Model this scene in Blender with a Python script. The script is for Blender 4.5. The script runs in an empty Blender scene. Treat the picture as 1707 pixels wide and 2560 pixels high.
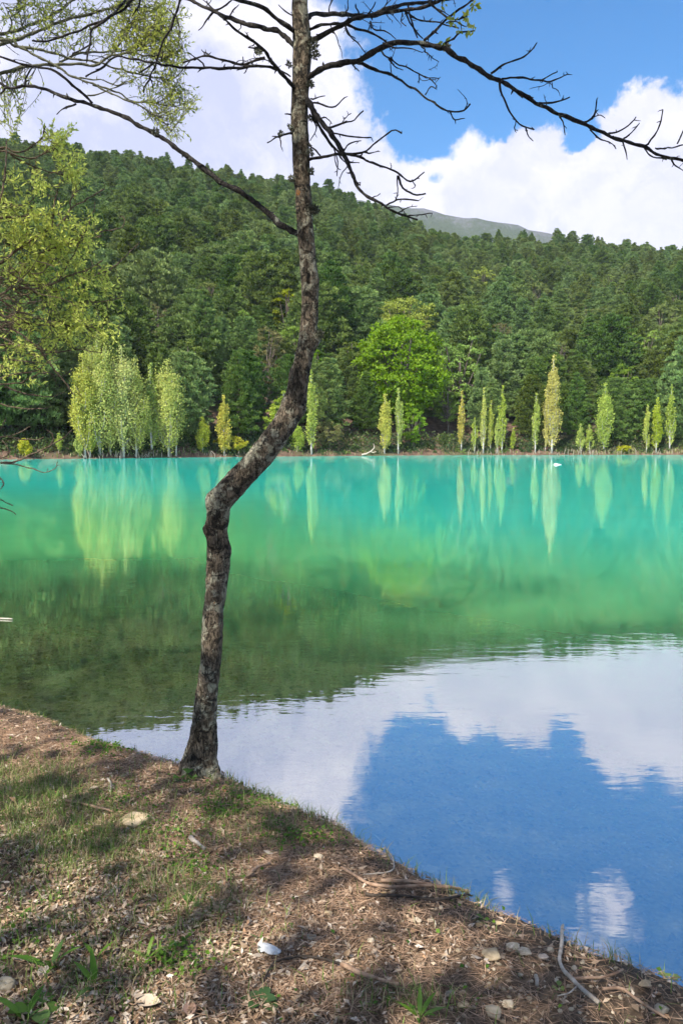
import bpy, math, random
import numpy as np
from mathutils import Vector, Matrix

random.seed(7)
RNG = np.random.default_rng(7)
SC = bpy.context.scene
COL = SC.collection

# ------------------------------------------------------------------ camera
FPX = 1971.0                     # focal length in pixels of the 1707 x 2560 photograph
PITCH = math.radians(4.8)
CAM = np.array([0.0, 0.0, 1.9])
cam_d = bpy.data.cameras.new('camera')
cam = bpy.data.objects.new('camera', cam_d)
COL.objects.link(cam)
cam.location = CAM
cam.rotation_euler = (math.pi / 2 - PITCH, 0, 0)
cam_d.sensor_fit = 'VERTICAL'
cam_d.sensor_height = 36.0
cam_d.lens = 36.0 * FPX / 2560.0
cam_d.clip_start = 0.05
cam_d.clip_end = 6000
SC.camera = cam

# ------------------------------------------------------------------ light
SUN_EL = math.radians(46)
SUN_AZ = math.radians(33)        # behind the camera, to the left
SUN = np.array([-math.sin(SUN_AZ) * math.cos(SUN_EL), -math.cos(SUN_AZ) * math.cos(SUN_EL), math.sin(SUN_EL)])
sun_d = bpy.data.lights.new('sun', 'SUN')
sun_d.energy = 5.0
sun_d.angle = math.radians(0.53)
sun_d.color = (1.0, 0.94, 0.84)
sun_o = bpy.data.objects.new('sun', sun_d)
COL.objects.link(sun_o)
sun_o.location = (-20, -40, 60)
sun_o.rotation_euler = Vector(SUN).to_track_quat('Z', 'Y').to_euler()

SC.render.engine = 'CYCLES'
SC.cycles.use_denoising = True
SC.cycles.max_bounces = 5
SC.cycles.diffuse_bounces = 1
SC.cycles.glossy_bounces = 2
SC.cycles.transmission_bounces = 2
SC.cycles.transparent_max_bounces = 8
SC.cycles.volume_bounces = 0
SC.cycles.sample_clamp_indirect = 4.0
SC.cycles.use_adaptive_sampling = True
SC.cycles.adaptive_threshold = 0.04
SC.view_settings.view_transform = 'Standard'
SC.view_settings.look = 'None'
SC.view_settings.exposure = 0.75
SC.view_settings.gamma = 1.0
SC.view_settings.use_curve_mapping = False


def pix_dir(px, py):
    """direction through a pixel of the photograph"""
    a = (np.asarray(px, float) - 853.5) / FPX
    b = (1280.0 - np.asarray(py, float)) / FPX
    c, s = math.cos(PITCH), math.sin(PITCH)
    return np.stack([a, c + b * s, -s + b * c], -1)


def at_depth(px, py, Y):
    d = pix_dir(px, py)
    return CAM + d * (np.asarray(Y, float) / d[..., 1])[..., None]


def at_level(px, py, z=0.0):
    d = pix_dir(px, py)
    return CAM + d * ((z - CAM[2]) / d[..., 2])[..., None]


def to_pix(p):
    p = np.asarray(p, float) - CAM
    c, s = math.cos(PITCH), math.sin(PITCH)
    f = p[..., 1] * c - p[..., 2] * s
    u = p[..., 1] * s + p[..., 2] * c
    return 853.5 + FPX * p[..., 0] / f, 1280.0 - FPX * u / f


# ------------------------------------------------------------------ node helper
class NT:
    def __init__(self, tree):
        self.t = tree
        tree.nodes.clear()

    def n(self, kind, inputs=None, **props):
        nd = self.t.nodes.new(kind)
        for k, v in props.items():
            setattr(nd, k, v)
        for k, v in (inputs or {}).items():
            sock = nd.inputs[k]
            if isinstance(v, bpy.types.NodeSocket):
                self.t.links.new(v, sock)
            else:
                sock.default_value = v
        return nd

    def math(self, op, a, b=0.0, c=0.0, clamp=False):
        nd = self.n('ShaderNodeMath', {0: a, 1: b, 2: c}, operation=op)
        nd.use_clamp = clamp
        return nd.outputs[0]

    def ramp(self, v, lo, hi, a=0.0, b=1.0, smooth=True):
        nd = self.n('ShaderNodeMapRange', {0: v, 1: lo, 2: hi, 3: a, 4: b})
        nd.interpolation_type = 'SMOOTHSTEP' if smooth else 'LINEAR'
        return nd.outputs[0]

    def mix(self, f, a, b, blend='MIX'):
        nd = self.n('ShaderNodeMix', data_type='RGBA', blend_type=blend)
        for i, v in ((0, f), (6, a), (7, b)):
            if isinstance(v, bpy.types.NodeSocket):
                self.t.links.new(v, nd.inputs[i])
            else:
                if i and len(v) == 3:
                    v = (*v, 1)
                nd.inputs[i].default_value = v
        return nd.outputs[2]

    def noise(self, vec, scale, detail=3.0, rough=0.55, dist=0.0):
        nd = self.n('ShaderNodeTexNoise', {'Scale': scale, 'Detail': detail, 'Roughness': rough, 'Distortion': dist})
        if vec is not None:
            self.t.links.new(vec, nd.inputs['Vector'])
        return nd.outputs['Fac']


# ------------------------------------------------------------------ sky with clouds
W = bpy.data.worlds.new('World')
SC.world = W
W.use_nodes = True
W.cycles.sampling_method = 'MANUAL'
W.cycles.sample_map_resolution = 512
w = NT(W.node_tree)
tc = w.n('ShaderNodeTexCoord').outputs['Generated']
sky = w.n('ShaderNodeTexSky', sky_type='NISHITA')
sky.sun_disc = False
sky.sun_elevation = SUN_EL
sky.sun_rotation = math.atan2(SUN[0], SUN[1])
sky.air_density = 1.0
sky.dust_density = 0.25
sky.ozone_density = 3.0
# the deep blue of the photograph: a saturation lift of the sky texture
hs = w.n('ShaderNodeHueSaturation', {'Saturation': 1.36, 'Value': 1.2, 'Color': sky.outputs[0]})
warp = w.n('ShaderNodeTexNoise', {'Vector': tc, 'Scale': 9.0, 'Detail': 6.0, 'Roughness': 0.62})
wv = w.n('ShaderNodeVectorMath', {0: warp.outputs['Color'], 1: (0.5, 0.5, 0.5)}, operation='SUBTRACT')
wv = w.n('ShaderNodeVectorMath', {0: wv.outputs[0], 'Scale': 0.13}, operation='SCALE')
dirn = w.n('ShaderNodeVectorMath', {0: tc, 1: wv.outputs[0]}, operation='ADD').outputs[0]
base = w.noise(tc, 2.3, 5.0, 0.55)
fld = w.math('MULTIPLY_ADD', base, 1.9, -0.78)


def cloud_blob(field, px, py, rad_px, gain):
    d = pix_dir(px, py)
    d = d / np.linalg.norm(d)
    dist = w.n('ShaderNodeVectorMath', {0: dirn, 1: tuple(d)}, operation='DISTANCE').outputs['Value']
    r = rad_px / FPX
    g = w.ramp(dist, 0.0, r, gain, 0.0)
    return w.math('ADD', field, g)


for b in (  # masses of white on the left, round the trunk and above the right-hand forest
        (120, 230, 560, 0.9), (480, 160, 420, 0.8), (800, 200, 250, 0.7), (860, 430, 240, 0.6), (620, 420, 300, 0.6),
        (1060, 470, 230, 0.7), (1240, 470, 300, 0.8), (1480, 460, 330, 0.9), (1690, 380, 330, 0.9), (1620, 240, 130, 0.5),
        (1185, 300, 80, 0.55), (1320, 620, 420, 0.6), (250, -260, 420, 0.5),
        # openings of blue
        (1180, 80, 470, -1.25), (1430, 40, 420, -1.25), (1060, 250, 150, -0.7), (1710, 20, 240, -0.8), (1300, 205, 170, -0.7),
        (1435, 345, 75, -0.95), (1115, 452, 55, -0.8), (1250, -420, 400, -0.35), (1320, -165, 190, 1.85), (1560, -230, 170, 1.3), (1640, -110, 110, 1.2), (720, 95, 70, -0.5), (1620, -360, 380, -0.3)):
    fld = cloud_blob(fld, *b)
fine = w.noise(tc, 17.0, 6.0, 0.6)
fld = w.math('ADD', fld, w.math('MULTIPLY_ADD', fine, 0.95, -0.475))
mask = w.ramp(fld, 0.02, 0.46)
shade = w.noise(dirn, 4.2, 5.0, 0.55)
shade2 = w.noise(tc, 12.0, 4.0, 0.55)
thick = w.ramp(w.math('ADD', w.math('MULTIPLY', shade, 1.2), w.math('MULTIPLY', shade2, 0.35)), 0.43, 0.92)
lean = w.ramp(w.n('ShaderNodeSeparateXYZ', {0: tc}).outputs[0], -0.25, 0.12)        # greyer banks drift in from the west
billow = w.ramp(w.noise(dirn, 11.0, 6.0, 0.6, 0.5), 0.40, 0.66)
grey = w.math('MULTIPLY', thick, w.math('MULTIPLY_ADD', lean, -0.50, 1.0))
grey = w.math('ADD', grey, w.math('MULTIPLY', billow, 0.30), clamp=True)
ccol = w.mix(grey, (8.0, 7.55, 8.1), (4.0, 4.2, 5.7))
bgcol = w.mix(mask, hs.outputs[0], ccol)
bg = w.n('ShaderNodeBackground', {'Color': bgcol, 'Strength': 0.105})
w.t.links.new(bg.outputs[0], w.n('ShaderNodeOutputWorld').inputs['Surface'])


# ------------------------------------------------------------------ mesh helpers
def mesh(name, V, F, mat=None, smooth=False, col=None, attrs=None):
    """V (n,3); F list of (k,3)/(k,4) int arrays; col (n,3) colours, attrs {name: (n,)}"""
    me = bpy.data.meshes.new(name)
    V = np.ascontiguousarray(V, dtype=np.float32)
    if isinstance(F, np.ndarray):
        F = [F]
    F = [np.asarray(f, dtype=np.int32) for f in F if len(f)]
    me.vertices.add(len(V))
    me.vertices.foreach_set('co', V.ravel())
    nl = sum(f.size for f in F)
    npoly = sum(len(f) for f in F)
    me.loops.add(nl)
    me.polygons.add(npoly)
    me.loops.foreach_set('vertex_index', np.concatenate([f.ravel() for f in F]))
    tot = np.concatenate([np.full(len(f), f.shape[1], np.int32) for f in F])
    st = np.zeros(npoly, np.int32)
    st[1:] = np.cumsum(tot)[:-1]
    me.polygons.foreach_set('loop_start', st)
    me.polygons.foreach_set('loop_total', tot)
    if smooth:
        me.polygons.foreach_set('use_smooth', np.ones(npoly, bool))
    if col is not None:
        a = me.attributes.new('col', 'FLOAT_COLOR', 'POINT')
        c4 = np.ones((len(V), 4), np.float32)
        c4[:, :3] = col
        a.data.foreach_set('color', c4.ravel())
    for k, v in (attrs or {}).items():
        a = me.attributes.new(k, 'FLOAT', 'POINT')
        a.data.foreach_set('value', np.ascontiguousarray(v, dtype=np.float32))
    me.update()
    me.validate()
    if mat:
        me.materials.append(mat)
    return me


def link(name, data, parent=None, loc=None, rz=0.0, sc=None, **props):
    o = bpy.data.objects.new(name, data)
    COL.objects.link(o)
    if parent is not None:
        o.parent = parent
    if loc is not None:
        o.location = loc
    if rz:
        o.rotation_euler = (0, 0, rz)
    if sc is not None:
        o.scale = sc if hasattr(sc, '__len__') else (sc, sc, sc)
    for k, v in props.items():
        o[k] = v
    return o


def thing(name, label, cat, loc=(0, 0, 0), group=None, rz=0.0, data=None, sc=None):
    o = link(name, data, None, loc, rz, sc, label=label, category=cat)
    if group:
        o['group'] = group
    return o


class MB:
    """collects pieces of one mesh"""
    def __init__(self):
        self.V, self.F3, self.F4, self.C, self.n = [], [], [], [], 0

    def add(self, V, F3=None, F4=None, col=None):
        V = np.asarray(V, float)
        if F3 is not None and len(F3):
            self.F3.append(np.asarray(F3) + self.n)
        if F4 is not None and len(F4):
            self.F4.append(np.asarray(F4) + self.n)
        self.V.append(V)
        if col is not None:
            self.C.append(np.broadcast_to(np.asarray(col, float), (len(V), 3)))
        self.n += len(V)

    def build(self, name, mat, smooth=False):
        F = []
        if self.F3:
            F.append(np.concatenate(self.F3))
        if self.F4:
            F.append(np.concatenate(self.F4))
        return mesh(name, np.concatenate(self.V), F, mat, smooth, np.concatenate(self.C) if self.C else None)


def resample(pts, step):
    pts = np.asarray(pts, float)
    if len(pts) > 2:                                   # Catmull-Rom through the points
        P = np.vstack([2 * pts[0] - pts[1], pts, 2 * pts[-1] - pts[-2]])
        out = []
        for i in range(1, len(P) - 2):
            t = np.linspace(0, 1, 9)[:-1, None]
            a, b, c, d = P[i - 1], P[i], P[i + 1], P[i + 2]
            out.append(0.5 * (2 * b + (c - a) * t + (2 * a - 5 * b + 4 * c - d) * t ** 2 + (3 * b - a - 3 * c + d) * t ** 3))
        pts = np.vstack(out + [P[-2][None]])
    L = np.r_[0, np.cumsum(np.linalg.norm(np.diff(pts, axis=0), axis=1))]
    m = max(2, int(math.ceil(L[-1] / step)) + 1)
    q = np.linspace(0, L[-1], m)
    return np.stack([np.interp(q, L, pts[:, k]) for k in range(3)], 1)


def tube(pts, rad, sides=6, cap=True):
    """quads round a centre line; returns V, F3, F4"""
    pts = np.asarray(pts, float)
    n = len(pts)
    rad = np.broadcast_to(np.asarray(rad, float), (n,))
    T = np.gradient(pts, axis=0)
    T /= np.linalg.norm(T, axis=1)[:, None] + 1e-12
    U = np.zeros_like(T)
    up = np.array([0.0, 1.0, 0.0]) if abs(T[0, 1]) < 0.8 else np.array([1.0, 0.0, 0.0])
    u = np.cross(T[0], up)
    u /= np.linalg.norm(u)
    for i in range(n):
        u = u - T[i] * np.dot(u, T[i])
        u /= np.linalg.norm(u) + 1e-12
        U[i] = u
    B = np.cross(T, U)
    a = np.linspace(0, 2 * math.pi, sides, endpoint=False)
    ring = U[:, None] * np.cos(a)[None, :, None] + B[:, None] * np.sin(a)[None, :, None]
    V = (pts[:, None] + ring * rad[:, None, None]).reshape(-1, 3)
    i = np.arange(n - 1)[:, None] * sides
    j = np.arange(sides)[None]
    k = (j + 1) % sides
    F4 = np.stack([i + j, i + k, i + sides + k, i + sides + j], -1).reshape(-1, 4)
    F3 = []
    if cap:
        V = np.vstack([V, pts[-1:], pts[:1]])
        e, b = len(V) - 2, len(V) - 1
        jj = np.arange(sides)
        kk = (jj + 1) % sides
        F3 = np.vstack([np.stack([(n - 1) * sides + jj, (n - 1) * sides + kk, np.full(sides, e)], 1),
                        np.stack([kk, jj, np.full(sides, b)], 1)])
    return V, F3, F4


def unit(v):
    return v / (np.linalg.norm(v, axis=-1, keepdims=True) + 1e-12)


def leaf_cards(C, A, N, L, Wd, fold=0.18, wide=0.45):
    """folded leaf blades: base C, axis A, facing N, length L, width Wd; 4 verts and 2 triangles each"""
    A = unit(A)
    S = unit(np.cross(A, N))
    N2 = np.cross(S, A)
    L = np.broadcast_to(L, (len(C),))[:, None]
    Wd = np.broadcast_to(Wd, (len(C),))[:, None]
    v0 = C
    v1 = C + A * L * wide + S * Wd * 0.5 + N2 * Wd * fold
    v2 = C + A * L
    v3 = C + A * L * wide - S * Wd * 0.5 + N2 * Wd * fold
    V = np.stack([v0, v1, v2, v3], 1).reshape(-1, 3)
    i = np.arange(len(C))[:, None] * 4
    F = np.concatenate([i + np.array([[0, 1, 2]]), i + np.array([[0, 2, 3]])], 0)
    return V, F


def rnd_dir(n, rng=RNG):
    return unit(rng.normal(size=(n, 3)))


def vnoise(p, seed=0):
    """smooth value noise in 2 or 3 dimensions, 0..1"""
    p = np.asarray(p, float)
    i = np.floor(p).astype(np.int64)
    f = p - i
    f = f * f * (3 - 2 * f)
    dim = p.shape[-1]
    out = np.zeros(p.shape[:-1])
    for c in range(2 ** dim):
        h = np.full(p.shape[:-1], seed * 1013 + 17, np.int64)
        wgt = np.ones(p.shape[:-1])
        for d in range(dim):
            bit = (c >> d) & 1
            h = (h * 73856093) ^ ((i[..., d] + bit) * (19349663, 83492791, 50331653)[d])
            h &= 0x7fffffff
            wgt = wgt * (f[..., d] if bit else 1 - f[..., d])
        h = (h ^ (h >> 13)) * 1274126177 & 0x7fffffff
        h = (h ^ (h >> 16)) & 0xffff
        out += wgt * h / 65535.0
    return out


def fbm(p, oct=4, seed=0):
    p = np.asarray(p, float)
    s, a, t = np.zeros(p.shape[:-1]), 1.0, 0.0
    for k in range(oct):
        s += a * vnoise(p * 2 ** k + 7.3 * k, seed + k)
        t += a
        a *= 0.5
    return s / t


# ------------------------------------------------------------------ materials
def material(name, build):
    m = bpy.data.materials.new(name)
    m.use_nodes = True
    t = NT(m.node_tree)
    out = t.n('ShaderNodeOutputMaterial')
    t.t.links.new(build(t), out.inputs['Surface'])
    return m


def leaf_mat(name, rough=0.55, trans=0.3, hue=0.02, val=0.25, tint=(1, 1, 1), spec=0.25):
    """leaves: colour from the mesh, varied from plant to plant"""
    def b(t):
        col = t.n('ShaderNodeAttribute', attribute_name='col').outputs['Color']
        r = t.n('ShaderNodeObjectInfo').outputs['Random']
        col = t.mix(1.0, col, tint, 'MULTIPLY')
        r2 = t.math('FRACT', t.math('MULTIPLY', r, 7.31))
        h = t.n('ShaderNodeHueSaturation', {'Hue': t.math('MULTIPLY_ADD', r, 2 * hue, 0.5 - hue),
                                            'Saturation': t.math('MULTIPLY_ADD', r2, -0.22, 1.08),
                                            'Value': t.math('MULTIPLY_ADD', r2, 2 * val, 1 - val), 'Color': col})
        p = t.n('ShaderNodeBsdfPrincipled', {'Base Color': h.outputs[0], 'Roughness': rough, 'Specular IOR Level': spec})
        if trans <= 0:
            return p.outputs[0]
        tr = t.n('ShaderNodeBsdfTranslucent', {'Color': h.outputs[0]})
        return t.n('ShaderNodeMixShader', {0: trans, 1: p.outputs[0], 2: tr.outputs[0]}).outputs[0]
    return material(name, b)


def bark_mat(name, dark, light, scale, lichen=None, bump=0.6, lich_amt=0.5, stretch=0.35, fine=1.0):
    def b(t):
        g = t.n('ShaderNodeTexCoord').outputs['Object']
        mp = t.n('ShaderNodeMapping', {'Vector': g, 'Scale': (1, 1, stretch)}).outputs[0]
        n1 = t.noise(mp, scale, 6.0, 0.65, 0.6)
        n2 = t.noise(mp, scale * 4.2, 4.0, 0.6, 0.3)
        n3 = t.noise(g, scale * 0.22, 3.0, 0.5)
        wob = t.n('ShaderNodeMapping', {'Vector': g, 'Scale': (1, 1, 0.45)}).outputs[0]
        crack = t.ramp(t.noise(wob, scale * 2.6, 5.0, 0.7, 1.2), 0.36, 0.52)
        f = t.ramp(t.math('ADD', t.math('MULTIPLY', n1, 0.55), t.math('MULTIPLY', n2, 0.5)), 0.36, 0.68)
        col = t.mix(f, dark, light)
        col = t.mix(t.math('MULTIPLY', t.math('SUBTRACT', 1.0, crack), 0.75), col, tuple(c * 0.4 for c in dark))
        if lichen:
            l1 = t.noise(g, scale * 0.75, 5.0, 0.7, 0.4)
            lm = t.ramp(t.math('ADD', t.math('MULTIPLY', l1, 0.7), t.math('MULTIPLY', n3, 0.45)), 0.66 - 0.12 * lich_amt, 0.74 - 0.12 * lich_amt)
            lc = t.mix(n2, lichen, tuple(min(1, c * 1.55) for c in lichen))
            col = t.mix(t.math('MULTIPLY', lm, 0.85), col, lc)
            o1 = t.noise(t.n('ShaderNodeMapping', {'Vector': g, 'Location': (3.1, 5.2, 1.7)}).outputs[0], scale * 0.5, 4.0, 0.65)
            om = t.ramp(o1, 0.705, 0.735)
            col = t.mix(t.math('MULTIPLY', om, 0.8), col, (0.36, 0.15, 0.03))
            dk = t.ramp(t.noise(g, scale * 0.5, 6.0, 0.75, 1.4), 0.52, 0.58)
            col = t.mix(t.math('MULTIPLY', dk, 0.85), col, (0.013, 0.012, 0.010))
        hgt = t.math('ADD', t.math('MULTIPLY', n1, 0.6), t.math('ADD', t.math('MULTIPLY', n2, 0.3 * fine), t.math('MULTIPLY', crack, 0.4)))
        bm = t.n('ShaderNodeBump', {'Height': hgt, 'Strength': bump, 'Distance': 0.03})
        return t.n('ShaderNodeBsdfPrincipled', {'Base Color': col, 'Roughness': 0.88, 'Specular IOR Level': 0.2,
                                                'Normal': bm.outputs[0]}).outputs[0]
    return material(name, b)


def plain_mat(name, a, b2, scale=20.0, rough=0.85, bump=0.3, dist=0.01, attr=False):
    def b(t):
        g = t.n('ShaderNodeTexCoord').outputs['Object']
        n1 = t.noise(g, scale, 5.0, 0.6, 0.3)
        col = t.mix(t.ramp(n1, 0.3, 0.7), a, b2)
        if attr:
            col = t.mix(1.0, col, t.n('ShaderNodeAttribute', attribute_name='col').outputs['Color'], 'MULTIPLY')
        bm = t.n('ShaderNodeBump', {'Height': n1, 'Strength': bump, 'Distance': dist})
        return t.n('ShaderNodeBsdfPrincipled', {'Base Color': col, 'Roughness': rough, 'Specular IOR Level': 0.3,
                                                'Normal': bm.outputs[0]}).outputs[0]
    return material(name, b)


M_BARK = bark_mat('bark_grey', (0.055, 0.043, 0.030), (0.26, 0.205, 0.145), 26.0, (0.34, 0.325, 0.24), 1.0, 0.7)
M_BRANCH = bark_mat('bark_dark', (0.018, 0.016, 0.016), (0.085, 0.075, 0.068), 45.0, (0.20, 0.21, 0.17), 0.7, 0.05)
M_WILLOWBARK = bark_mat('willow_bark', (0.10, 0.10, 0.065), (0.22, 0.22, 0.15), 40.0, None, 0.4)
M_BUSHBARK = bark_mat('bush_bark', (0.065, 0.045, 0.03), (0.25, 0.19, 0.13), 40.0, None, 0.4)
M_PINEBARK = plain_mat('pine_bark', (0.09, 0.065, 0.05), (0.22, 0.18, 0.15), 3.0, 0.9, 0.5, 0.05)
M_POPBARK = plain_mat('poplar_bark', (0.26, 0.25, 0.22), (0.50, 0.48, 0.43), 2.0, 0.85, 0.3, 0.03)
M_STICK = plain_mat('stick', (0.22, 0.13, 0.08), (0.46, 0.31, 0.21), 30.0, 0.85, 0.5, 0.004)
M_STICKPALE = plain_mat('pale_stick', (0.30, 0.25, 0.20), (0.56, 0.49, 0.41), 30.0, 0.85, 0.4, 0.004)
M_STICKDARK = plain_mat('dark_stick', (0.03, 0.023, 0.018), (0.10, 0.075, 0.055), 30.0, 0.8, 0.5, 0.004)
M_STONE = plain_mat('limestone', (0.36, 0.30, 0.22), (0.60, 0.52, 0.41), 30.0, 0.85, 0.5, 0.005, attr=True)
M_WHITE = plain_mat('white_flake', (0.62, 0.62, 0.60), (0.82, 0.82, 0.80), 40.0, 0.8, 0.6, 0.01)
M_PINE = leaf_mat('pine_needles', 0.6, 0.2, 0.022, 0.34)
M_POPLEAF = leaf_mat('poplar_leaves', 0.55, 0.35, 0.006, 0.08)
M_DECID = leaf_mat('broad_leaves', 0.55, 0.35, 0.012, 0.12)
M_WILLOW = leaf_mat('willow_leaves', 0.5, 0.58, 0.004, 0.05)
M_GRASS = leaf_mat('grass_blades', 0.5, 0.35, 0.0, 0.0)
M_LITTER = leaf_mat('dry_litter', 0.8, 0.1, 0.0, 0.0, spec=0.15)
M_LICHEN = leaf_mat('lichen_tufts', 0.95, 0.1, 0.0, 0.0, spec=0.05)

# ------------------------------------------------------------------ near bank: shoreline, ground and lake bed
SHORE_PX = [(0, 1768), (100, 1795), (190, 1832), (250, 1868), (340, 1900), (450, 1926), (560, 1950), (620, 1978), (700, 2012),
            (790, 2052), (860, 2082), (950, 2132), (1050, 2195), (1150, 2250), (1250, 2284), (1400, 2342), (1500, 2392),
            (1600, 2432), (1707, 2472)]
_sp = at_level([p[0] for p in SHORE_PX], [p[1] for p in SHORE_PX], 0.0)[:, :2]
SHORE = np.vstack([[(-400, 60), (-160, 45), (-90, 22), (-30, 11.5), (-12, 8.0), (-6, 6.9), (-3.9, 6.25)], _sp,
                   [(2.2, 1.75), (4.5, 0.2), (12, -4), (40, -12), (160, -20), (400, -25)]])


def shore_dist(x, y):
    """signed distance to the waterline: positive on land"""
    x, y = np.asarray(x, float), np.asarray(y, float)
    best = np.full(x.shape, 1e9)
    for a, b in zip(SHORE[:-1], SHORE[1:]):
        d = b - a
        t = np.clip(((x - a[0]) * d[0] + (y - a[1]) * d[1]) / (d @ d), 0, 1)
        best = np.minimum(best, np.hypot(x - a[0] - t * d[0], y - a[1] - t * d[1]))
    ys = np.interp(x, SHORE[:, 0], SHORE[:, 1])
    return np.where(y < ys, best, -best)


def ground_z(x, y, rough=True):
    x, y = np.asarray(x, float), np.asarray(y, float)
    s = shore_dist(x, y)
    q = np.stack([x, y], -1)
    if rough:
        s = s + 0.10 * (fbm(q * 3.1, 3, 3) - 0.5) * np.exp(-np.abs(s) / 1.5)
    land = 0.085 * (1 - np.exp(-np.maximum(s, 0) / 0.10)) + 0.062 * np.maximum(s, 0) ** 0.9
    land = np.minimum(land, 0.9)
    d = np.maximum(-s, 0)
    bed = -(0.05 * (1 - np.exp(-d / 0.12)) + 0.13 * np.minimum(d, 2.5) + 0.24 * np.maximum(d - 2.5, 0))
    bed = bed * np.interp(x, [-6, -2.5, 0.5, 2.0], [0.5, 0.5, 0.85, 1.0])
    bed = np.maximum(bed, -7.0)
    z = np.where(s > 0, land, bed)
    if rough:
        z = z + 0.045 * (fbm(q * 1.3, 3, 11) - 0.5) + 0.020 * (fbm(q * 7.0, 3, 5) - 0.5)
    return z


def on_ground(px, py):
    """where the view through a pixel meets the near bank"""
    p = at_level(px, py, 0.1)
    for _ in range(6):
        z = ground_z(p[..., 0], p[..., 1])
        d = pix_dir(px, py)
        p = CAM + d * ((z - CAM[2]) / d[..., 2])[..., None]
    return p


def grid(xs, ys):
    X, Y = np.meshgrid(xs, ys)
    nx, ny = len(xs), len(ys)
    i = np.arange(nx - 1)[None] + nx * np.arange(ny - 1)[:, None]
    F = np.stack([i, i + 1, i + nx + 1, i + nx], -1).reshape(-1, 4)
    return X.ravel(), Y.ravel(), F


def spaced(lo, hi, step, outlo, outhi, k=1.35):
    a = list(np.arange(lo, hi + 1e-6, step))
    s = step
    while a[-1] < outhi:
        s *= k
        a.append(min(outhi, a[-1] + s))
    s = step
    b = [a[0]]
    while b[-1] > outlo:
        s *= k
        b.append(max(outlo, b[-1] - s))
    return np.array(b[:0:-1] + a)


gx, gy, gF = grid(spaced(-4.0, 3.2, 0.03, -500, 500, 1.12), spaced(1.0, 7.4, 0.03, -400, 330, 1.12))
gzv = ground_z(gx, gy)
wet = np.clip(1 - (gzv - 0.02) / 0.16, 0, 1)


def b_ground(t):
    g = t.n('ShaderNodeTexCoord').outputs['Object']
    wv = t.n('ShaderNodeAttribute', attribute_name='wet').outputs['Fac']
    n1 = t.noise(g, 2.4, 6.0, 0.62, 0.4)
    n2 = t.noise(g, 38.0, 5.0, 0.65, 0.2)
    n3 = t.noise(g, 150.0, 3.0, 0.6)
    vor = t.n('ShaderNodeTexVoronoi', {'Vector': g, 'Scale': 30.0})
    dry = t.mix(t.ramp(n2, 0.35, 0.7), (0.085, 0.055, 0.033), (0.25, 0.17, 0.105))
    mud = t.mix(t.ramp(n2, 0.35, 0.7), (0.032, 0.024, 0.016), (0.10, 0.076, 0.050))
    col = t.mix(t.ramp(t.math('ADD', wv, t.math('MULTIPLY_ADD', n1, 0.6, -0.3)), 0.25, 0.8), dry, mud)
    under = t.n('ShaderNodeAttribute', attribute_name='bed').outputs['Fac']
    col = t.mix(under, col, t.mix(t.ramp(n2, 0.3, 0.7), (0.15, 0.125, 0.085), (0.36, 0.31, 0.23)))
    peb = t.ramp(t.math('MULTIPLY_ADD', n1, 0.3, vor.outputs['Distance']), 0.30, 0.22)
    col = t.mix(t.math('MULTIPLY', peb, 0.35), col, t.mix(vor.outputs['Color'], (0.15, 0.12, 0.09), (0.36, 0.31, 0.25)))
    h = t.math('ADD', t.math('MULTIPLY', n2, 0.7), t.math('ADD', t.math('MULTIPLY', n3, 0.3), t.math('MULTIPLY', peb, 0.5)))
    bm = t.n('ShaderNodeBump', {'Height': h, 'Strength': 0.8, 'Distance': 0.015})
    return t.n('ShaderNodeBsdfPrincipled', {'Base Color': col, 'Roughness': t.math('MULTIPLY_ADD', wv, -0.25, 0.95),
                                            'Specular IOR Level': 0.3, 'Normal': bm.outputs[0]}).outputs[0]


M_GROUND = material('bank_soil', b_ground)
link('ground', mesh('ground', np.stack([gx, gy, gzv], 1), gF, M_GROUND, True, attrs={'wet': wet, 'bed': np.clip((-gzv - 0.01) / 0.05, 0, 1)}),
     kind='structure', label='brown litter covered earth bank sloping down to the lake')

# ------------------------------------------------------------------ far shore and forested hillside
FS_U = np.array([-1.6, -0.9, -0.55, -0.433, -0.306, -0.154, 0.0, 0.126, 0.278, 0.433, 0.55, 0.9, 1.6])
FS_Y = np.array([20, 75, 104, 110, 119, 133, 148, 160, 165, 168, 168, 130, 40.0])
RG_PX = np.array([(-600, 420), (-200, 365), (0, 352), (200, 368), (400, 380), (560, 398), (700, 432), (800, 456), (853, 474), (935, 501), (989, 528),
                  (1043, 550), (1114, 566), (1207, 588), (1289, 593), (1420, 604), (1560, 602), (1707, 600), (2000, 580), (2500, 620)], float)
_d = pix_dir(RG_PX[:, 0], RG_PX[:, 1])
RG_U = _d[:, 0] / _d[:, 1]
RG_T = _d[:, 2] / _d[:, 1]
TREE_H = 17.0


def far_shore(u):
    return np.interp(u, FS_U, FS_Y)


def ridge_y(u):
    return np.interp(u, [-1.6, -0.43, 0.0, 0.43, 1.6], [330, 405, 450, 480, 420])


def hill_z(u, Y):
    ys, yr = far_shore(u), ridge_y(u)
    zr = CAM[2] + yr * np.interp(u, RG_U, RG_T) - TREE_H * 0.86
    s = (Y - ys) / (yr - ys)
    x = u * Y
    up = np.clip(s, 0, 1)
    z = zr * (0.85 * up + 0.15 * up ** 2) - zr * 0.55 * np.clip(s - 1, 0, 3) ** 1.1
    m = np.clip(s * 4, 0, 1) * np.clip((1.25 - s) * 4, 0, 1)
    z = z + m * 13 * (fbm(np.stack([x / 60, Y / 60], -1), 3, 21) - 0.5)
    b = Y - ys
    z = z + np.where(b > 0, 0.55 * (1 - np.exp(-b / 1.6)) + 0.5 * (fbm(np.stack([x / 5, Y / 5], -1), 3, 9) - 0.5) * np.clip(b, 0, 1), 0.25 * b)
    return np.maximum(z, -8)


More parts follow.
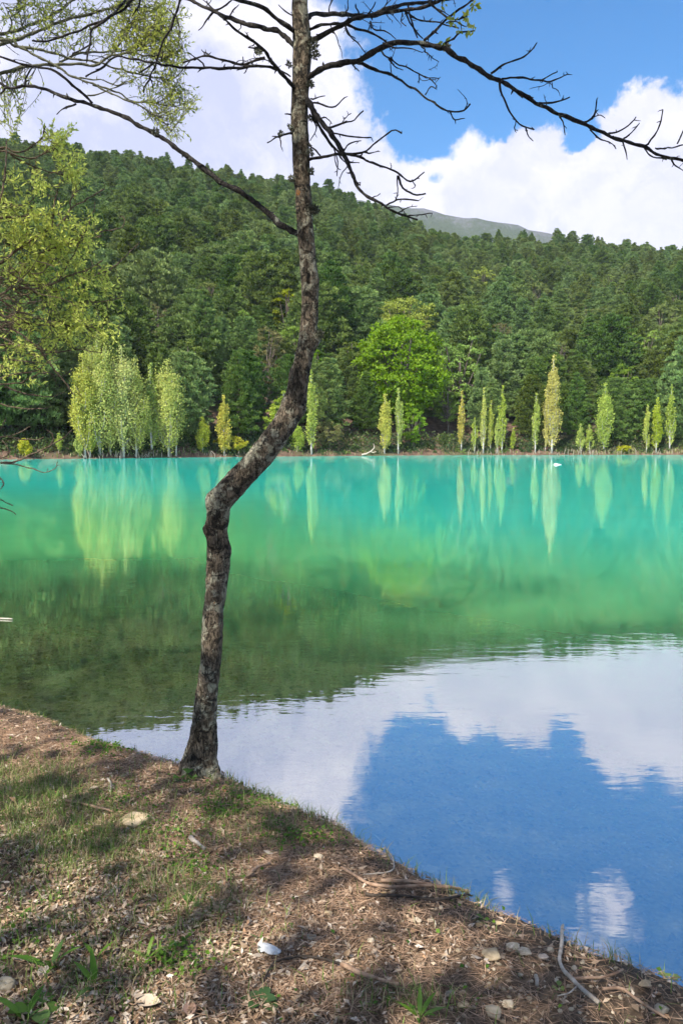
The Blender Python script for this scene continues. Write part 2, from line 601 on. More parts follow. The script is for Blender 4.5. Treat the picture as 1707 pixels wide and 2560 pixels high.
us = np.linspace(-1.6, 1.6, 321)
ss = np.r_[-0.06, -0.03, -0.008, -0.004, 0, 0.003, 0.006, 0.01, 0.015, 0.02, 0.03, 0.045, np.linspace(0.06, 1.0, 60), np.linspace(1.05, 1.9, 14)]
U2, S2 = np.meshgrid(us, ss)
U2, S2 = U2.ravel(), S2.ravel()
Y2 = far_shore(U2) + S2 * (ridge_y(U2) - far_shore(U2))
Z2 = hill_z(U2, Y2)
i = np.arange(len(us) - 1)[None] + len(us) * np.arange(len(ss) - 1)[:, None]
hF = np.stack([i, i + 1, i + len(us) + 1, i + len(us)], -1).reshape(-1, 4)


def b_hill(t):
    g = t.n('ShaderNodeTexCoord').outputs['Object']
    n1 = t.noise(g, 0.09, 5.0, 0.6)
    n2 = t.noise(g, 0.9, 5.0, 0.65)
    col = t.mix(t.ramp(n2, 0.35, 0.68), (0.085, 0.048, 0.030), (0.20, 0.125, 0.080))
    col = t.mix(t.ramp(n1, 0.45, 0.62), col, t.mix(n2, (0.045, 0.06, 0.02), (0.11, 0.10, 0.045)))
    bm = t.n('ShaderNodeBump', {'Height': n2, 'Strength': 0.7, 'Distance': 0.3})
    return t.n('ShaderNodeBsdfPrincipled', {'Base Color': col, 'Roughness': 0.95, 'Normal': bm.outputs[0]}).outputs[0]


link('hillside', mesh('hillside', np.stack([U2 * Y2, Y2, Z2], 1), hF, material('hill_soil', b_hill), True),
     kind='structure', label='reddish brown hillside rising steeply from the far shore')

# bare mountain ridge far behind, descending to the right
rx = np.linspace(-1500, 2600, 160)
ry = np.linspace(0, 1, 26)
RX, RY = np.meshgrid(rx, ry)
Yf = 1700.0 + RY * 700 - 0.04 * RX
crest = np.interp(RX, [-1500, 0, 100, 232, 403, 560, 750, 1000, 2600], [628, 620, 611, 588, 557, 517, 445, 330, 80])
front = np.clip(RY / 0.45, 0, 1)
ZR = crest * (0.35 + 0.65 * front) - np.clip(RY - 0.45, 0, 1) * 500 + 22 * (fbm(np.stack([RX / 90, Yf / 90], -1), 5, 31) - 0.5) \
    + 14 * (fbm(np.stack([RX / 22, Yf / 22], -1), 3, 35) - 0.5)
ZR[0] = -20
i = np.arange(len(rx) - 1)[None] + len(rx) * np.arange(len(ry) - 1)[:, None]
rF = np.stack([i, i + 1, i + len(rx) + 1, i + len(rx)], -1).reshape(-1, 4)


def b_ridge(t):
    g = t.n('ShaderNodeTexCoord').outputs['Object']
    n1 = t.noise(g, 0.012, 6.0, 0.65)
    n2 = t.noise(g, 0.09, 5.0, 0.7)
    rock = t.mix(n2, (0.10, 0.10, 0.11), (0.22, 0.215, 0.225))
    veg = t.mix(n2, (0.03, 0.05, 0.02), (0.08, 0.10, 0.045))
    z = t.n('ShaderNodeSeparateXYZ', {0: g}).outputs[2]
    x = t.n('ShaderNodeSeparateXYZ', {0: g}).outputs[0]
    lim = t.math('MULTIPLY_ADD', x, -0.20, 622.0)
    f = t.ramp(t.math('ADD', t.math('SUBTRACT', lim, z), t.math('MULTIPLY_ADD', n1, 160.0, t.math('MULTIPLY_ADD', n2, 120.0, -130.0))), -20.0, 45.0)
    col = t.mix(f, rock, veg)
    bm = t.n('ShaderNodeBump', {'Height': n2, 'Strength': 1.0, 'Distance': 8.0})
    return t.n('ShaderNodeBsdfPrincipled', {'Base Color': col, 'Roughness': 0.95, 'Normal': bm.outputs[0]}).outputs[0]


link('far_mountain', mesh('far_mountain', np.stack([RX, Yf, ZR], -1).reshape(-1, 3), rF, material('far_rock', b_ridge), True),
     kind='structure', label='hazy bare mauve mountain ridge behind the wooded hill')

# ------------------------------------------------------------------ lake
wx, wy, wF = grid(spaced(-6.0, 6.0, 0.1, -500, 500, 1.12), spaced(0.0, 16.0, 0.1, -60, 320, 1.12))
wdep = np.maximum(0, -ground_z(wx, wy, False))


def b_water(t):
    g = t.n('ShaderNodeTexCoord').outputs['Object']
    dep = t.n('ShaderNodeAttribute', attribute_name='depth').outputs['Fac']
    patch = t.noise(g, 0.55, 3.0, 0.5)
    geo = t.n('ShaderNodeNewGeometry')
    cosv = t.n('ShaderNodeVectorMath', {0: geo.outputs['Incoming'], 1: geo.outputs['True Normal']}, operation='DOT_PRODUCT').outputs['Value']
    way = t.math('MULTIPLY', dep, t.math('DIVIDE', 0.28, t.math('MAXIMUM', t.math('ABSOLUTE', cosv), 0.06)))      # length of the path to the bed
    turb = t.math('SUBTRACT', 1.0, t.math('POWER', 2.718, t.math('MULTIPLY', t.math('POWER', way, 1.6), -1.25)))
    turb = t.math('MULTIPLY', turb, t.math('MULTIPLY_ADD', patch, 0.25, 0.875), clamp=True)
    mp = t.n('ShaderNodeMapping', {'Vector': g, 'Scale': (0.55, 1.5, 1.0), 'Rotation': (0, 0, 0.12)}).outputs[0]
    w1 = t.noise(mp, 6.0, 3.0, 0.55, 0.3)
    w2 = t.noise(mp, 0.9, 2.0, 0.5)
    w3 = t.noise(mp, 0.16, 2.0, 0.5)
    calm = t.ramp(w3, 0.35, 0.65, 0.45, 1.2)
    ruf = t.math('MULTIPLY', t.ramp(t.noise(mp, 0.05, 3.0, 0.6), 0.48, 0.66), 0.0016)
    w4 = t.noise(mp, 9.0, 2.0, 0.5)
    hgt = t.math('ADD', t.math('MULTIPLY', w4, ruf), t.math('ADD', t.math('MULTIPLY', t.math('MULTIPLY', w1, calm), 0.0009), t.math('MULTIPLY', w2, 0.0022)))
    bm = t.n('ShaderNodeBump', {'Height': hgt, 'Strength': 1.0, 'Distance': 1.0})
    fr = t.n('ShaderNodeFresnel', {'IOR': 1.33, 'Normal': bm.outputs[0]}).outputs[0]
    fac = t.math('MULTIPLY_ADD', fr, 0.20, 0.59)
    gl = t.n('ShaderNodeBsdfGlossy', {'Color': (0.94, 0.98, 1.0, 1), 'Roughness': 0.008, 'Normal': bm.outputs[0]})
    deepc = t.mix(t.ramp(dep, 0.5, 4.0), (0.12, 0.52, 0.18), (0.04, 0.70, 0.53))
    dif = t.n('ShaderNodeSubsurfaceScattering', {'Color': deepc, 'Scale': 1.0, 'Radius': (0.9, 3.0, 2.4)})
    dif.falloff = 'BURLEY'
    clear = t.n('ShaderNodeBsdfTransparent', {'Color': (0.80, 0.92, 0.72, 1)})
    body = t.n('ShaderNodeMixShader', {0: turb, 1: clear.outputs[0], 2: dif.outputs[0]})
    return t.n('ShaderNodeMixShader', {0: fac, 1: body.outputs[0], 2: gl.outputs[0]}).outputs[0]


M_WATER = material('lake_water', b_water)
link('water', mesh('water', np.stack([wx, wy, np.zeros_like(wx)], 1), wF, M_WATER, True, attrs={'depth': wdep}),
     kind='structure', label='milky turquoise lake with mirrored forest and clouds')

# ------------------------------------------------------------------ forest: prototype crowns
PINE_A, PINE_B = np.array([0.052, 0.105, 0.020]), np.array([0.225, 0.325, 0.068])
BROAD_A, BROAD_B = np.array([0.14, 0.26, 0.016]), np.array([0.28, 0.43, 0.05])


def pine_mesh(seed, H=20.0, R=4.4, with_trunk=True, base=0.16, leaves=40, round_top=0.62):
    """crown of needle clumps on whorls of boughs, and a trunk with those boughs"""
    rng = np.random.default_rng(seed)
    cen, rad, outw = [], [], []
    boughs = []
    z = H * base
    ang = rng.uniform(0, 6.28)
    lop = rng.uniform(0.8, 1.2, 7)
    while z < H * 0.985:
        t = (z / H - base) / (1 - base)
        prof = (1 - t) ** round_top * (0.72 + 0.28 * min(1, t / 0.18))
        rr = R * prof * rng.uniform(0.85, 1.1)
        nb = max(3, int(round(4 + 3.6 * prof)))
        for k in range(nb):
            a = ang + k * 6.283 / nb + rng.uniform(-0.35, 0.35)
            L = rr * rng.uniform(0.72, 1.15) * np.interp(a % 6.283, np.linspace(0, 6.283, 7), lop)
            rise = L * (0.10 + 0.45 * t)
            boughs.append((z, a, L, rise))
            steps = 1 if L < 1.0 else (2 if L < 2.6 else 3)
            for q in range(steps):
                f = 1.0 - 0.30 * q
                c = np.array([math.cos(a) * L * f, math.sin(a) * L * f, z + rise * f ** 1.5 - 0.2 * q])
                c += rng.normal(0, 0.16, 3)
                cen.append(c)
                rad.append(np.array([1, 1, 0.72]) * rng.uniform(0.75, 1.35) * (0.6 + 0.4 * prof))
                outw.append(np.array([math.cos(a), math.sin(a), 0.5 + t]))
        ang += 2.4
        z += H * 0.052 * rng.uniform(0.8, 1.25)
    cen.append(np.array([0, 0, H - 0.3]))
    rad.append(np.array([0.5, 0.5, 0.7]))
    outw.append(np.array([0, 0, 1.0]))
    cen, rad, outw = np.array(cen), np.array(rad), unit(np.array(outw))
    n = len(cen)
    idx = np.repeat(np.arange(n), leaves)
    d = rnd_dir(len(idx), rng)
    d[:, 2] = np.where(d[:, 2] < -0.25, -d[:, 2] * 0.5, d[:, 2])
    C = cen[idx] + d * rad[idx] * rng.uniform(0.55, 1.05, (len(idx), 1))
    A = unit(d * 0.8 + outw[idx] * 0.7 + np.array([0, 0, 0.45]) + rng.normal(0, 0.35, d.shape))
    N = unit(d * 1.2 + outw[idx] * 0.4 + rng.normal(0, 0.32, d.shape))
    ln = rng.uniform(0.38, 0.78, len(idx))
    V, F = leaf_cards(C, A, N, ln, ln * 0.5)
    tone = np.clip(rng.uniform(0, 1, n)[idx] * 0.5 + rng.uniform(0, 1, len(idx)) * 0.55, 0, 1)[:, None]
    col = np.repeat(PINE_A * (1 - tone) + PINE_B * tone, 4, 0)
    crown = (V, F, col)
    mb = MB()
    ts = np.linspace(0, H * 0.97, 9)
    wob = rng.normal(0, 0.08, (9, 3)) * np.array([1, 1, 0])
    wob[0] = 0
    mb.add(*tube(np.stack([wob[:, 0], wob[:, 1], ts - 0.4], 1), np.interp(ts, [0, H], [0.24, 0.03]), 6))
    for (bz, a, L, rise) in boughs[::2]:
        f = np.array([0.0, 0.5, 0.95])[:, None]
        p = np.concatenate([np.cos(a) * L * f, np.sin(a) * L * f, bz - 0.25 + rise * f ** 1.5], 1)
        mb.add(*tube(p, [0.06, 0.045, 0.02], 3, False))
    return crown, mb


def to_mesh(name, crown, mat):
    return mesh(name, crown[0], crown[1], mat, False, crown[2])


def joined(name, crown, tr, leafmat, barkmat):
    """crown and trunk in one mesh for trees too far off to show their parts"""
    TV = np.concatenate(tr.V)
    n0 = len(crown[0])
    F3 = [crown[1]] + [f + n0 for f in tr.F3]
    F4 = [f + n0 for f in tr.F4]
    me = mesh(name, np.vstack([crown[0], TV]), [np.concatenate(F3), np.concatenate(F4)], leafmat, False,
              np.vstack([crown[2], np.full((len(TV), 3), 0.12)]))
    me.materials.append(barkmat)
    mi = np.zeros(len(me.polygons), np.int32)
    mi[len(crown[1]):] = 1
    me.polygons.foreach_set('material_index', mi)
    return me


PINES = []
for k in range(6):
    H, R = [(22, 6.8), (23, 6.0), (21, 7.4), (24, 6.4), (20, 7.0), (22, 6.2)][k]
    crown, tr = pine_mesh(100 + k, H, R, leaves=72, base=[0.08, 0.12, 0.10, 0.14, 0.08, 0.11][k], round_top=[0.46, 0.66, 0.36, 0.85, 0.34, 0.55][k])
    PINES.append((to_mesh('pine_crown', crown, M_PINE), tr.build('pine_trunk', M_PINEBARK, True), joined('pine_whole', crown, tr, M_PINE, M_PINEBARK), H))


def broad_mesh(seed, H=14.0, R=6.0, nclump=120, leaves=50, a=BROAD_A, b=BROAD_B, low=0.12, leaf=0.55, flat=1.0, stem=1.0):
    """rounded broadleaf crown: leaf clumps through an uneven volume, limbs reaching into it"""
    rng = np.random.default_rng(seed)
    ch = H * (1 - low) / 2
    cz = H * low + ch
    d = rnd_dir(nclump, rng)
    lump = 0.72 + 0.5 * fbm(d * 1.6 + seed, 2, seed)
    rr = rng.uniform(0.45, 1.0, nclump) ** 0.5
    cen = d * (rr * lump)[:, None] * np.array([R, R, ch * flat]) + np.array([0, 0, cz])
    rad = rng.uniform(0.65, 1.25, nclump) * R / 6
    idx = np.repeat(np.arange(nclump), leaves)
    e = rnd_dir(len(idx), rng)
    e[:, 2] = np.where(e[:, 2] < -0.3, -e[:, 2] * 0.6, e[:, 2])
    C = cen[idx] + e * np.array([1, 1, 0.7]) * (rad[idx] * rng.uniform(0.5, 1.05, len(idx)))[:, None]
    N = unit(e + d[idx] * 0.4 + rng.normal(0, 0.4, e.shape))
    A = unit(e * 0.4 + d[idx] * 0.4 + rng.normal(0, 0.6, e.shape) + np.array([0, 0, -0.2]))
    ln = rng.uniform(0.7, 1.15, len(idx)) * leaf
    V, F = leaf_cards(C, A, N, ln, ln * 0.75)
    tone = np.clip(rng.uniform(0, 1, nclump)[idx] * 0.5 + rng.uniform(0, 1, len(idx)) * 0.5, 0, 1)[:, None]
    crown = (V, F, np.repeat(a * (1 - tone) + b * tone, 4, 0))
    mb = MB()
    pth = resample([(0, 0, -0.4), (0.15, 0.1, H * 0.25), (-0.1, 0.2, H * 0.5), (0, 0, H * 0.8)], H / 10)
    mb.add(*tube(pth, np.linspace(0.05, 0.012, len(pth)) * H * 0.45 * stem, 6))
    for k in range(0, nclump, max(1, nclump // 22)):
        s = np.array([0, 0, H * rng.uniform(0.18, 0.5)])
        m = s * 0.5 + cen[k] * 0.5 + np.array([0, 0, -0.1 * R])
        mb.add(*tube(resample([s, m, cen[k]], H / 10), 0.012 * H * 0.45 * stem, 4, False))
    return crown, mb


def poplar_mesh(seed, H=16.0, R=1.6, a=np.array([0.22, 0.24, 0.035]), b=np.array([0.45, 0.45, 0.10]), base=0.10, leaves=2400, stems=26, leaf=0.30, bare=0.0):
    """Lombardy poplar: a narrow spindle of steeply ascending limbs with small leaves"""
    rng = np.random.default_rng(seed)
    mb = MB()
    path = resample([(0, 0, -0.4), (rng.normal(0, 0.1), rng.normal(0, 0.1), H * 0.4), (0, 0, H * 0.96)], H / 9)
    mb.add(*tube(path, np.linspace(0.013, 0.002, len(path)) * H, 6))
    C, A, ton = [], [], []
    per = max(20, leaves // stems)
    for k in range(stems):
        z0 = H * (base * 0.3 + (0.74 - base * 0.3) * (k + rng.uniform(0, 1)) / stems)
        t0 = z0 / H
        ln = H * rng.uniform(0.20, 0.34) * (1.12 - t0)
        ln = min(ln, H * 0.985 - z0)
        a0 = rng.uniform(0, 6.283)
        prof = np.interp(t0 + 0.12, [0, 0.15, 0.35, 0.6, 0.85, 1.0], [0.45, 0.85, 1.0, 0.8, 0.4, 0.12])
        out = R * prof * rng.uniform(0.45, 1.0)
        f = np.linspace(0, 1, 6)[:, None]
        off = out * np.sin(f * math.pi * 0.55) * (1.0 - 0.25 * f)
        p = np.concatenate([np.cos(a0) * off, np.sin(a0) * off, z0 + ln * f ** 1.05], 1)
        mb.add(*tube(p, np.linspace(0.0052, 0.0018, 6) * H, 3, False))
        q = rng.uniform(0.06 + bare, 1.06, per)
        pos = np.stack([np.interp(q, f[:, 0], p[:, j]) for j in range(3)], 1)
        pos[:, 2] += np.clip(q - 1, 0, 1) * ln
        pos += rng.normal(0, 0.13 * R, pos.shape) * np.array([1, 1, 1.2])
        C.append(pos)
        A.append(np.tile(np.array([math.cos(a0) * 0.4, math.sin(a0) * 0.4, 1.0]), (per, 1)))
        ton.append(np.full(per, rng.uniform(0, 0.5)))
    q = rng.uniform(0.5, 1.0, per * 2)                  # the leader's own leaves
    C.append(np.stack([rng.normal(0, 0.10 * R, per * 2), rng.normal(0, 0.10 * R, per * 2), q * H], 1))
    A.append(np.tile(np.array([0, 0, 1.0]), (per * 2, 1)))
    ton.append(np.full(per * 2, 0.3))
    C, A, ton = np.concatenate(C), np.concatenate(A), np.concatenate(ton)
    A = A + rng.normal(0, 0.55, A.shape)
    N = unit(rng.normal(0, 0.45, A.shape) + unit(C * np.array([1, 1, 0])) * 1.0 + np.array([0, 0, 0.5]))
    ln = rng.uniform(0.7, 1.2, len(C)) * leaf
    V, F = leaf_cards(C, A, N, ln, ln * 0.7)
    tone = np.clip(ton + rng.uniform(0, 0.5, len(C)), 0, 1)[:, None]
    return (V, F, np.repeat(a * (1 - tone) + b * tone, 4, 0)), mb


# ------------------------------------------------------------------ shoreline poplars (pixel x, top, half width in pixels, tint, label)
YG = (np.array([0.24, 0.33, 0.035]), np.array([0.50, 0.58, 0.09]))
PALE = (np.array([0.32, 0.37, 0.06]), np.array([0.62, 0.64, 0.15]))
GOLD = (np.array([0.38, 0.33, 0.05]), np.array([0.66, 0.58, 0.12]))
YEL = (np.array([0.36, 0.37, 0.025]), np.array([0.62, 0.61, 0.06]))
poplars = [
    (243, 846, 40, PALE, 'tallest pale poplar of the dense cluster on the far shore left of the trunk', 4200, 44),
    (207, 905, 26, PALE, 'pale poplar at the outer left edge of the dense poplar cluster', 2600, 30),
    (222, 985, 22, YG, 'short greener poplar at the foot of the tallest pale poplar', 1700, 22),
    (272, 935, 26, PALE, 'pale poplar between the two highest tops of the dense cluster', 2400, 30),
    (304, 884, 32, PALE, 'second tallest pale poplar, right part of the dense cluster', 3400, 38),
    (336, 915, 28, PALE, 'pale poplar closing the dense cluster on its right, with grey stems', 2600, 30),
    (376, 926, 20, YG, 'slim poplar in the gap between dense cluster and bushy grey stemmed poplar', 1700, 22),
    (418, 917, 36, PALE, 'bushy pale poplar with white stems standing right of the dense cluster', 3200, 36),
    (438, 990, 9, PALE, 'thin white stemmed sapling at the right foot of the bushy pale poplar', 260, 8),
    (147, 1088, 11, YG, 'thin small poplar at the waterline left of the dense cluster', 420, 12),
    (62, 1100, 17, YEL, 'small yellow poplar bush alone near the left picture edge', 1000, 18),
    (195, 1095, 13, YG, 'low shoot at the waterline before the dense cluster left side', 420, 10),
    (506, 1049, 18, YEL, 'short yellow poplar right of the pale clusters', 1300, 20),
    (559, 1001, 18, GOLD, 'slim golden poplar with white stem beside a round yellow bush', 1500, 20),
    (778, 942, 17, YG, 'tall slim poplar with white stem just right of the leaning trunk', 1500, 20),
    (742, 1062, 20, YG, 'low leafy poplar shoots at the waterline directly behind the trunk', 900, 16),
    (962, 997, 18, YEL, 'full yellow green poplar left one of the pair below bright green tree', 1900, 24),
    (996, 984, 12, YG, 'slimmer poplar with bare lower stem, right one of the pair', 900, 16),
    (1154, 990, 9, GOLD, 'thin gappy poplar first in the row right of the pair', 520, 12),
    (1186, 1050, 9, YG, 'short thin shoot between first and second thin poplars', 340, 9),
    (1209, 983, 9, PALE, 'tall thin greyish poplar, second in the row', 620, 14),
    (1227, 1011, 9, PALE, 'thin poplar touching the second thin one on its right', 520, 12),
    (1256, 978, 11, YG, 'tall thin bright green poplar in the middle of the row', 800, 15),
    (1243, 1052, 9, YG, 'short companion shoot left of the tall bright green thin poplar', 380, 9),
    (1283, 1075, 9, YG, 'stubby shoot right of the tall bright green thin poplar', 260, 8),
    (1340, 994, 11, YG, 'thin green poplar just left of the tallest golden poplar', 620, 13),
    (1383, 907, 23, GOLD, 'tallest golden poplar on the right part of the far shore', 3000, 32),
    (1364, 1040, 9, GOLD, 'small golden side stem at the left foot of the tallest golden poplar', 360, 9),
    (1450, 1066, 12, YG, 'short bushy poplar, left of two right of the golden poplar', 520, 12),
    (1473, 1068, 12, YG, 'short bushy poplar, right of two right of the golden poplar', 520, 12),
    (1512, 971, 23, YG, 'broad light green poplar with forked white stem', 2700, 30),
    (1618, 1021, 11, PALE, 'thin faded poplar, left of the last three', 520, 13),
    (1643, 1005, 14, YG, 'green poplar in the middle of the last three', 1200, 18),
    (1678, 976, 14, YG, 'tall poplar with bare white stem near the right picture edge', 1100, 18),
]


def tree_obj(name, label, cat, loc, crown_me, trunk_me, sc, rz, group=None):
    o = thing(name, label, cat, loc, group, rz)
    o.scale = sc if hasattr(sc, '__len__') else (sc, sc, sc)
    link('trunk', trunk_me, o)
    link('crown', crown_me, o)
    return o


used_xy = []
for k, (px, top, hw, tint, label, nl, st) in enumerate(poplars):
    u = (px - 853.5) / FPX * 1.003
    Y = float(far_shore(u)) + (0.6 if k % 3 else 1.4)
    base_z = float(hill_z(np.array(u), np.array(Y)))
    p_top = at_depth(px, top, Y)
    H = float(p_top[2] - base_z) * 1.08
    R = hw * Y / FPX * (1.62 if tint is PALE and hw > 19 else 1.12)
    crown, tr = poplar_mesh(300 + k, H, R, tint[0], tint[1], 0.10 if hw > 15 else 0.2, int(nl * (3.4 if tint is PALE else 2.4)), int(st * 1.5), (0.29 if tint is PALE else 0.33) if H > 8 else 0.26, 0.0)
    tree_obj('poplar_tree', label, 'poplar', (p_top[0], Y, base_z), to_mesh('poplar_crown', crown, M_POPLEAF),
             tr.build('poplar_trunk', M_POPBARK, True), 1.0, 0.0, 'poplars along the far shore')
    used_xy.append((p_top[0], Y))

# ------------------------------------------------------------------ broadleaf trees among the pines (pixel x, crown top, crown half width px, height m, extra distance behind shore)
BR = (BROAD_A, BROAD_B)
LIME = (np.array([0.20, 0.27, 0.012]), np.array([0.38, 0.46, 0.03]))
KHAKI = (np.array([0.15, 0.16, 0.05]), np.array([0.30, 0.29, 0.11]))
OLIVE = (np.array([0.13, 0.19, 0.025]), np.array([0.25, 0.31, 0.05]))
broads = [
    (1005, 790, 108, 21, 14, BR, 'big bright green broadleaf tree standing out of the dark pines', 460),
    (1010, 736, 82, 17, 34, LIME, 'yellow green tree crown rising behind the big bright green tree', 130),
    (1152, 836, 66, 17, 20, BR, 'smaller bright green tree right of the big bright green one', 100),
    (1032, 1015, 30, 9, 3.5, BR, 'vivid green young tree at the waterline right of the poplar pair', 70),
    (718, 718, 42, 15, 46, LIME, 'sulphur yellow tree partly hidden by the leaning trunk', 80),
    (735, 800, 40, 13, 30, BR, 'bright green tree under the sulphur yellow tree, behind the trunk', 80),
    (668, 822, 48, 13, 28, KHAKI, 'khaki brown budding tree left of the trunk', 90),
    (605, 762, 28, 13, 40, BR, 'small bright green crown between pines left of the trunk', 60),
    (790, 870, 22, 10, 16, BR, 'small bright green crown just right of the trunk bend', 50),
    (1205, 668, 36, 13, 75, LIME, 'bright lime crown high among the pines right of centre', 60),
    (1530, 684, 32, 13, 75, OLIVE, 'olive yellow crown high up towards the right', 60),
    (1655, 755, 48, 14, 46, OLIVE, 'wide olive yellow crown near the right edge, upper slope', 80),
    (1690, 718, 30, 13, 62, OLIVE, 'olive crown touching the right edge above the wide olive one', 50),
    (1455, 760, 30, 12, 50, OLIVE, 'small olive crown midway up the right slope', 55),
    (1612, 822, 44, 14, 30, BR, 'green broadleaf tree on the right slope below the olive crowns', 80),
    (695, 1005, 34, 12, 3, YG, 'loose light green willow at the waterline left of the leaning trunk', 80),
    (712, 968, 16, 14, 5, YG, 'pointed yellow green top rising over the loose willow behind the trunk', 36),
    (822, 1048, 34, 9, 2.5, KHAKI, 'greyish green leaning willow shrub right of the trunk at the waterline', 60),
    (576, 1088, 36, 4.6, 1.5, YEL, 'low round yellow bush at the foot of the slim golden poplar', 60),
    (1560, 1112, 16, 2.2, 1.2, YEL, 'tiny yellow bush on the pale bank between broad poplar and last three', 30),
    (270, 880, 40, 14, 25, OLIVE, 'dull green crown rising behind the dense poplar cluster', 60),
    (470, 838, 40, 13, 30, OLIVE, 'olive green crown among the pines right of the pale poplars', 70),
    (880, 845, 34, 12, 30, OLIVE, 'dull olive crown left of the big bright green tree', 60),
    (1345, 705, 34, 12, 60, OLIVE, 'olive crown in the upper middle of the right slope', 60),
    (1250, 800, 34, 13, 40, KHAKI, 'brownish budding crown right of the smaller bright green tree', 60),
    (1400, 850, 36, 13, 30, OLIVE, 'olive tree behind the tip of the tallest golden poplar', 60),
    (1560, 905, 36, 12, 16, BR, 'bright green tree low on the slope right of the broad poplar', 70),
    (520, 690, 32, 12, 60, OLIVE, 'small olive crown high on the slope left of the trunk', 55),
    (400, 760, 34, 12, 50, KHAKI, 'greyish brown crown midway up the left slope', 55),
    (905, 640, 30, 12, 90, OLIVE, 'small olive crown high on the slope right of the trunk', 50),
    (1120, 940, 36, 11, 8.5, BR, 'mid green tree above the first thin poplar of the row', 70),
]
CROWN_PX = []
for k, (px, top, hw, H, back, tint, label, nc) in enumerate(broads):
    u = (px - 853.5) / FPX * 1.003
    Y = float(far_shore(u)) + back
    bz = float(hill_z(np.array(u), np.array(Y)))
    pt = at_depth(px, top, Y)
    H2 = max(H * 0.55, float(pt[2] - bz))
    if back > 8:                                         # walk up the slope until a tree of this height tops out at the right spot
        for Y in np.arange(float(far_shore(u)) + 4, 400, 1.0):
            bz = float(hill_z(np.array(u), np.array(Y)))
            pt = at_depth(px, top, Y)
            H2 = float(pt[2] - bz)
            if H2 <= H * 1.15:
                break
    R = hw * Y / FPX
    crown, tr = broad_mesh(500 + k, H2, R, nc, 46, tint[0], tint[1], 0.10 if H2 < 10 or hw > 100 else 0.18, min(0.62, max(0.34, 0.085 * R)), 1.0)
    tree_obj('broadleaf_tree' if H2 > 5 else 'bush', label, 'tree' if H2 > 5 else 'bush', (pt[0], Y, bz - 0.2),
             to_mesh('broad_crown', crown, M_DECID), tr.build('broad_trunk', M_POPBARK if tint is YG else M_PINEBARK, True), 1.0, 0.0,
             'broadleaf trees among the pines' if H2 > 5 else 'bushes on the far shore')
    used_xy.append((pt[0], Y, R, back))
    if back > 8:
        CROWN_PX.append((0, 0, 0, 0, px, top, hw, top + min(2.1 * hw, H2 * FPX / Y), Y))

# ------------------------------------------------------------------ pines: near rows one by one, the upper slope as one mass
rng = np.random.default_rng(42)
cand = []
row = 0
Yb = 8.0
while Yb < 420:
    sp = 8.4 - 2.2 * min(1.0, Yb / 280)
    for u0 in np.arange(-1.15, 1.15, sp / (150 + Yb * 0.8)):
        u = u0 + rng.uniform(-0.4, 0.4) * sp / (150 + Yb)
        y = float(far_shore(u)) + Yb + rng.uniform(-0.38, 0.38) * sp
        if y > float(ridge_y(u)) + 22:
            continue
        if abs(u) > 0.62 and rng.uniform() < (0.35 if abs(u) < 0.8 else 0.7):
            continue
        cand.append((u, y, Yb))
    Yb += sp * 0.90
cu = np.array(cand)
hz = hill_z(cu[:, 0], cu[:, 1])
trees = []
BX = np.array([b[:3] for b in used_xy if len(b) == 4])
BP = np.array([b[4:] for b in CROWN_PX])
for (u, y, yb), z in zip(cand, hz):
    x = u * y
    dd = np.hypot(BX[:, 0] - x, (BX[:, 1] - y))
    if (dd < BX[:, 2] * 0.62 + 1.4).any():
        continue
    young = rng.uniform(0.6, 0.85) if (yb < 10 and rng.uniform() < 0.5) else 1.0
    s = np.clip(rng.normal(0.92, 0.13), 0.62, 1.22) * young * float(np.interp((y - far_shore(u)) / (ridge_y(u) - far_shore(u)), [0.1, 1.0], [1.0, 0.66]))
    kind = int(rng.integers(0, len(PINES)))
    px_, py_ = to_pix(np.array([x, y, z]))
    hw_ = 5.0 * s / y * FPX
    hide = (np.abs(BP[:, 0] - px_) < BP[:, 2] * 0.85 + hw_ * 0.75) & (y < BP[:, 4] + 2)
    if hide.any():                                       # the glades in which the broadleaf trees stand: only low pines there
        top_ok = (py_ - BP[hide, 1] - (BP[hide, 3] - BP[hide, 1]) * 0.62) * y / FPX / PINES[kind][3]
        smax = float(np.min(np.where(py_ > BP[hide, 1], top_ok, 9)))
        if smax < 0.38:
            continue
        s = min(s, smax)
    trees.append((x, y, z - 0.3, s, rng.uniform(0, 6.283), kind, yb, u))

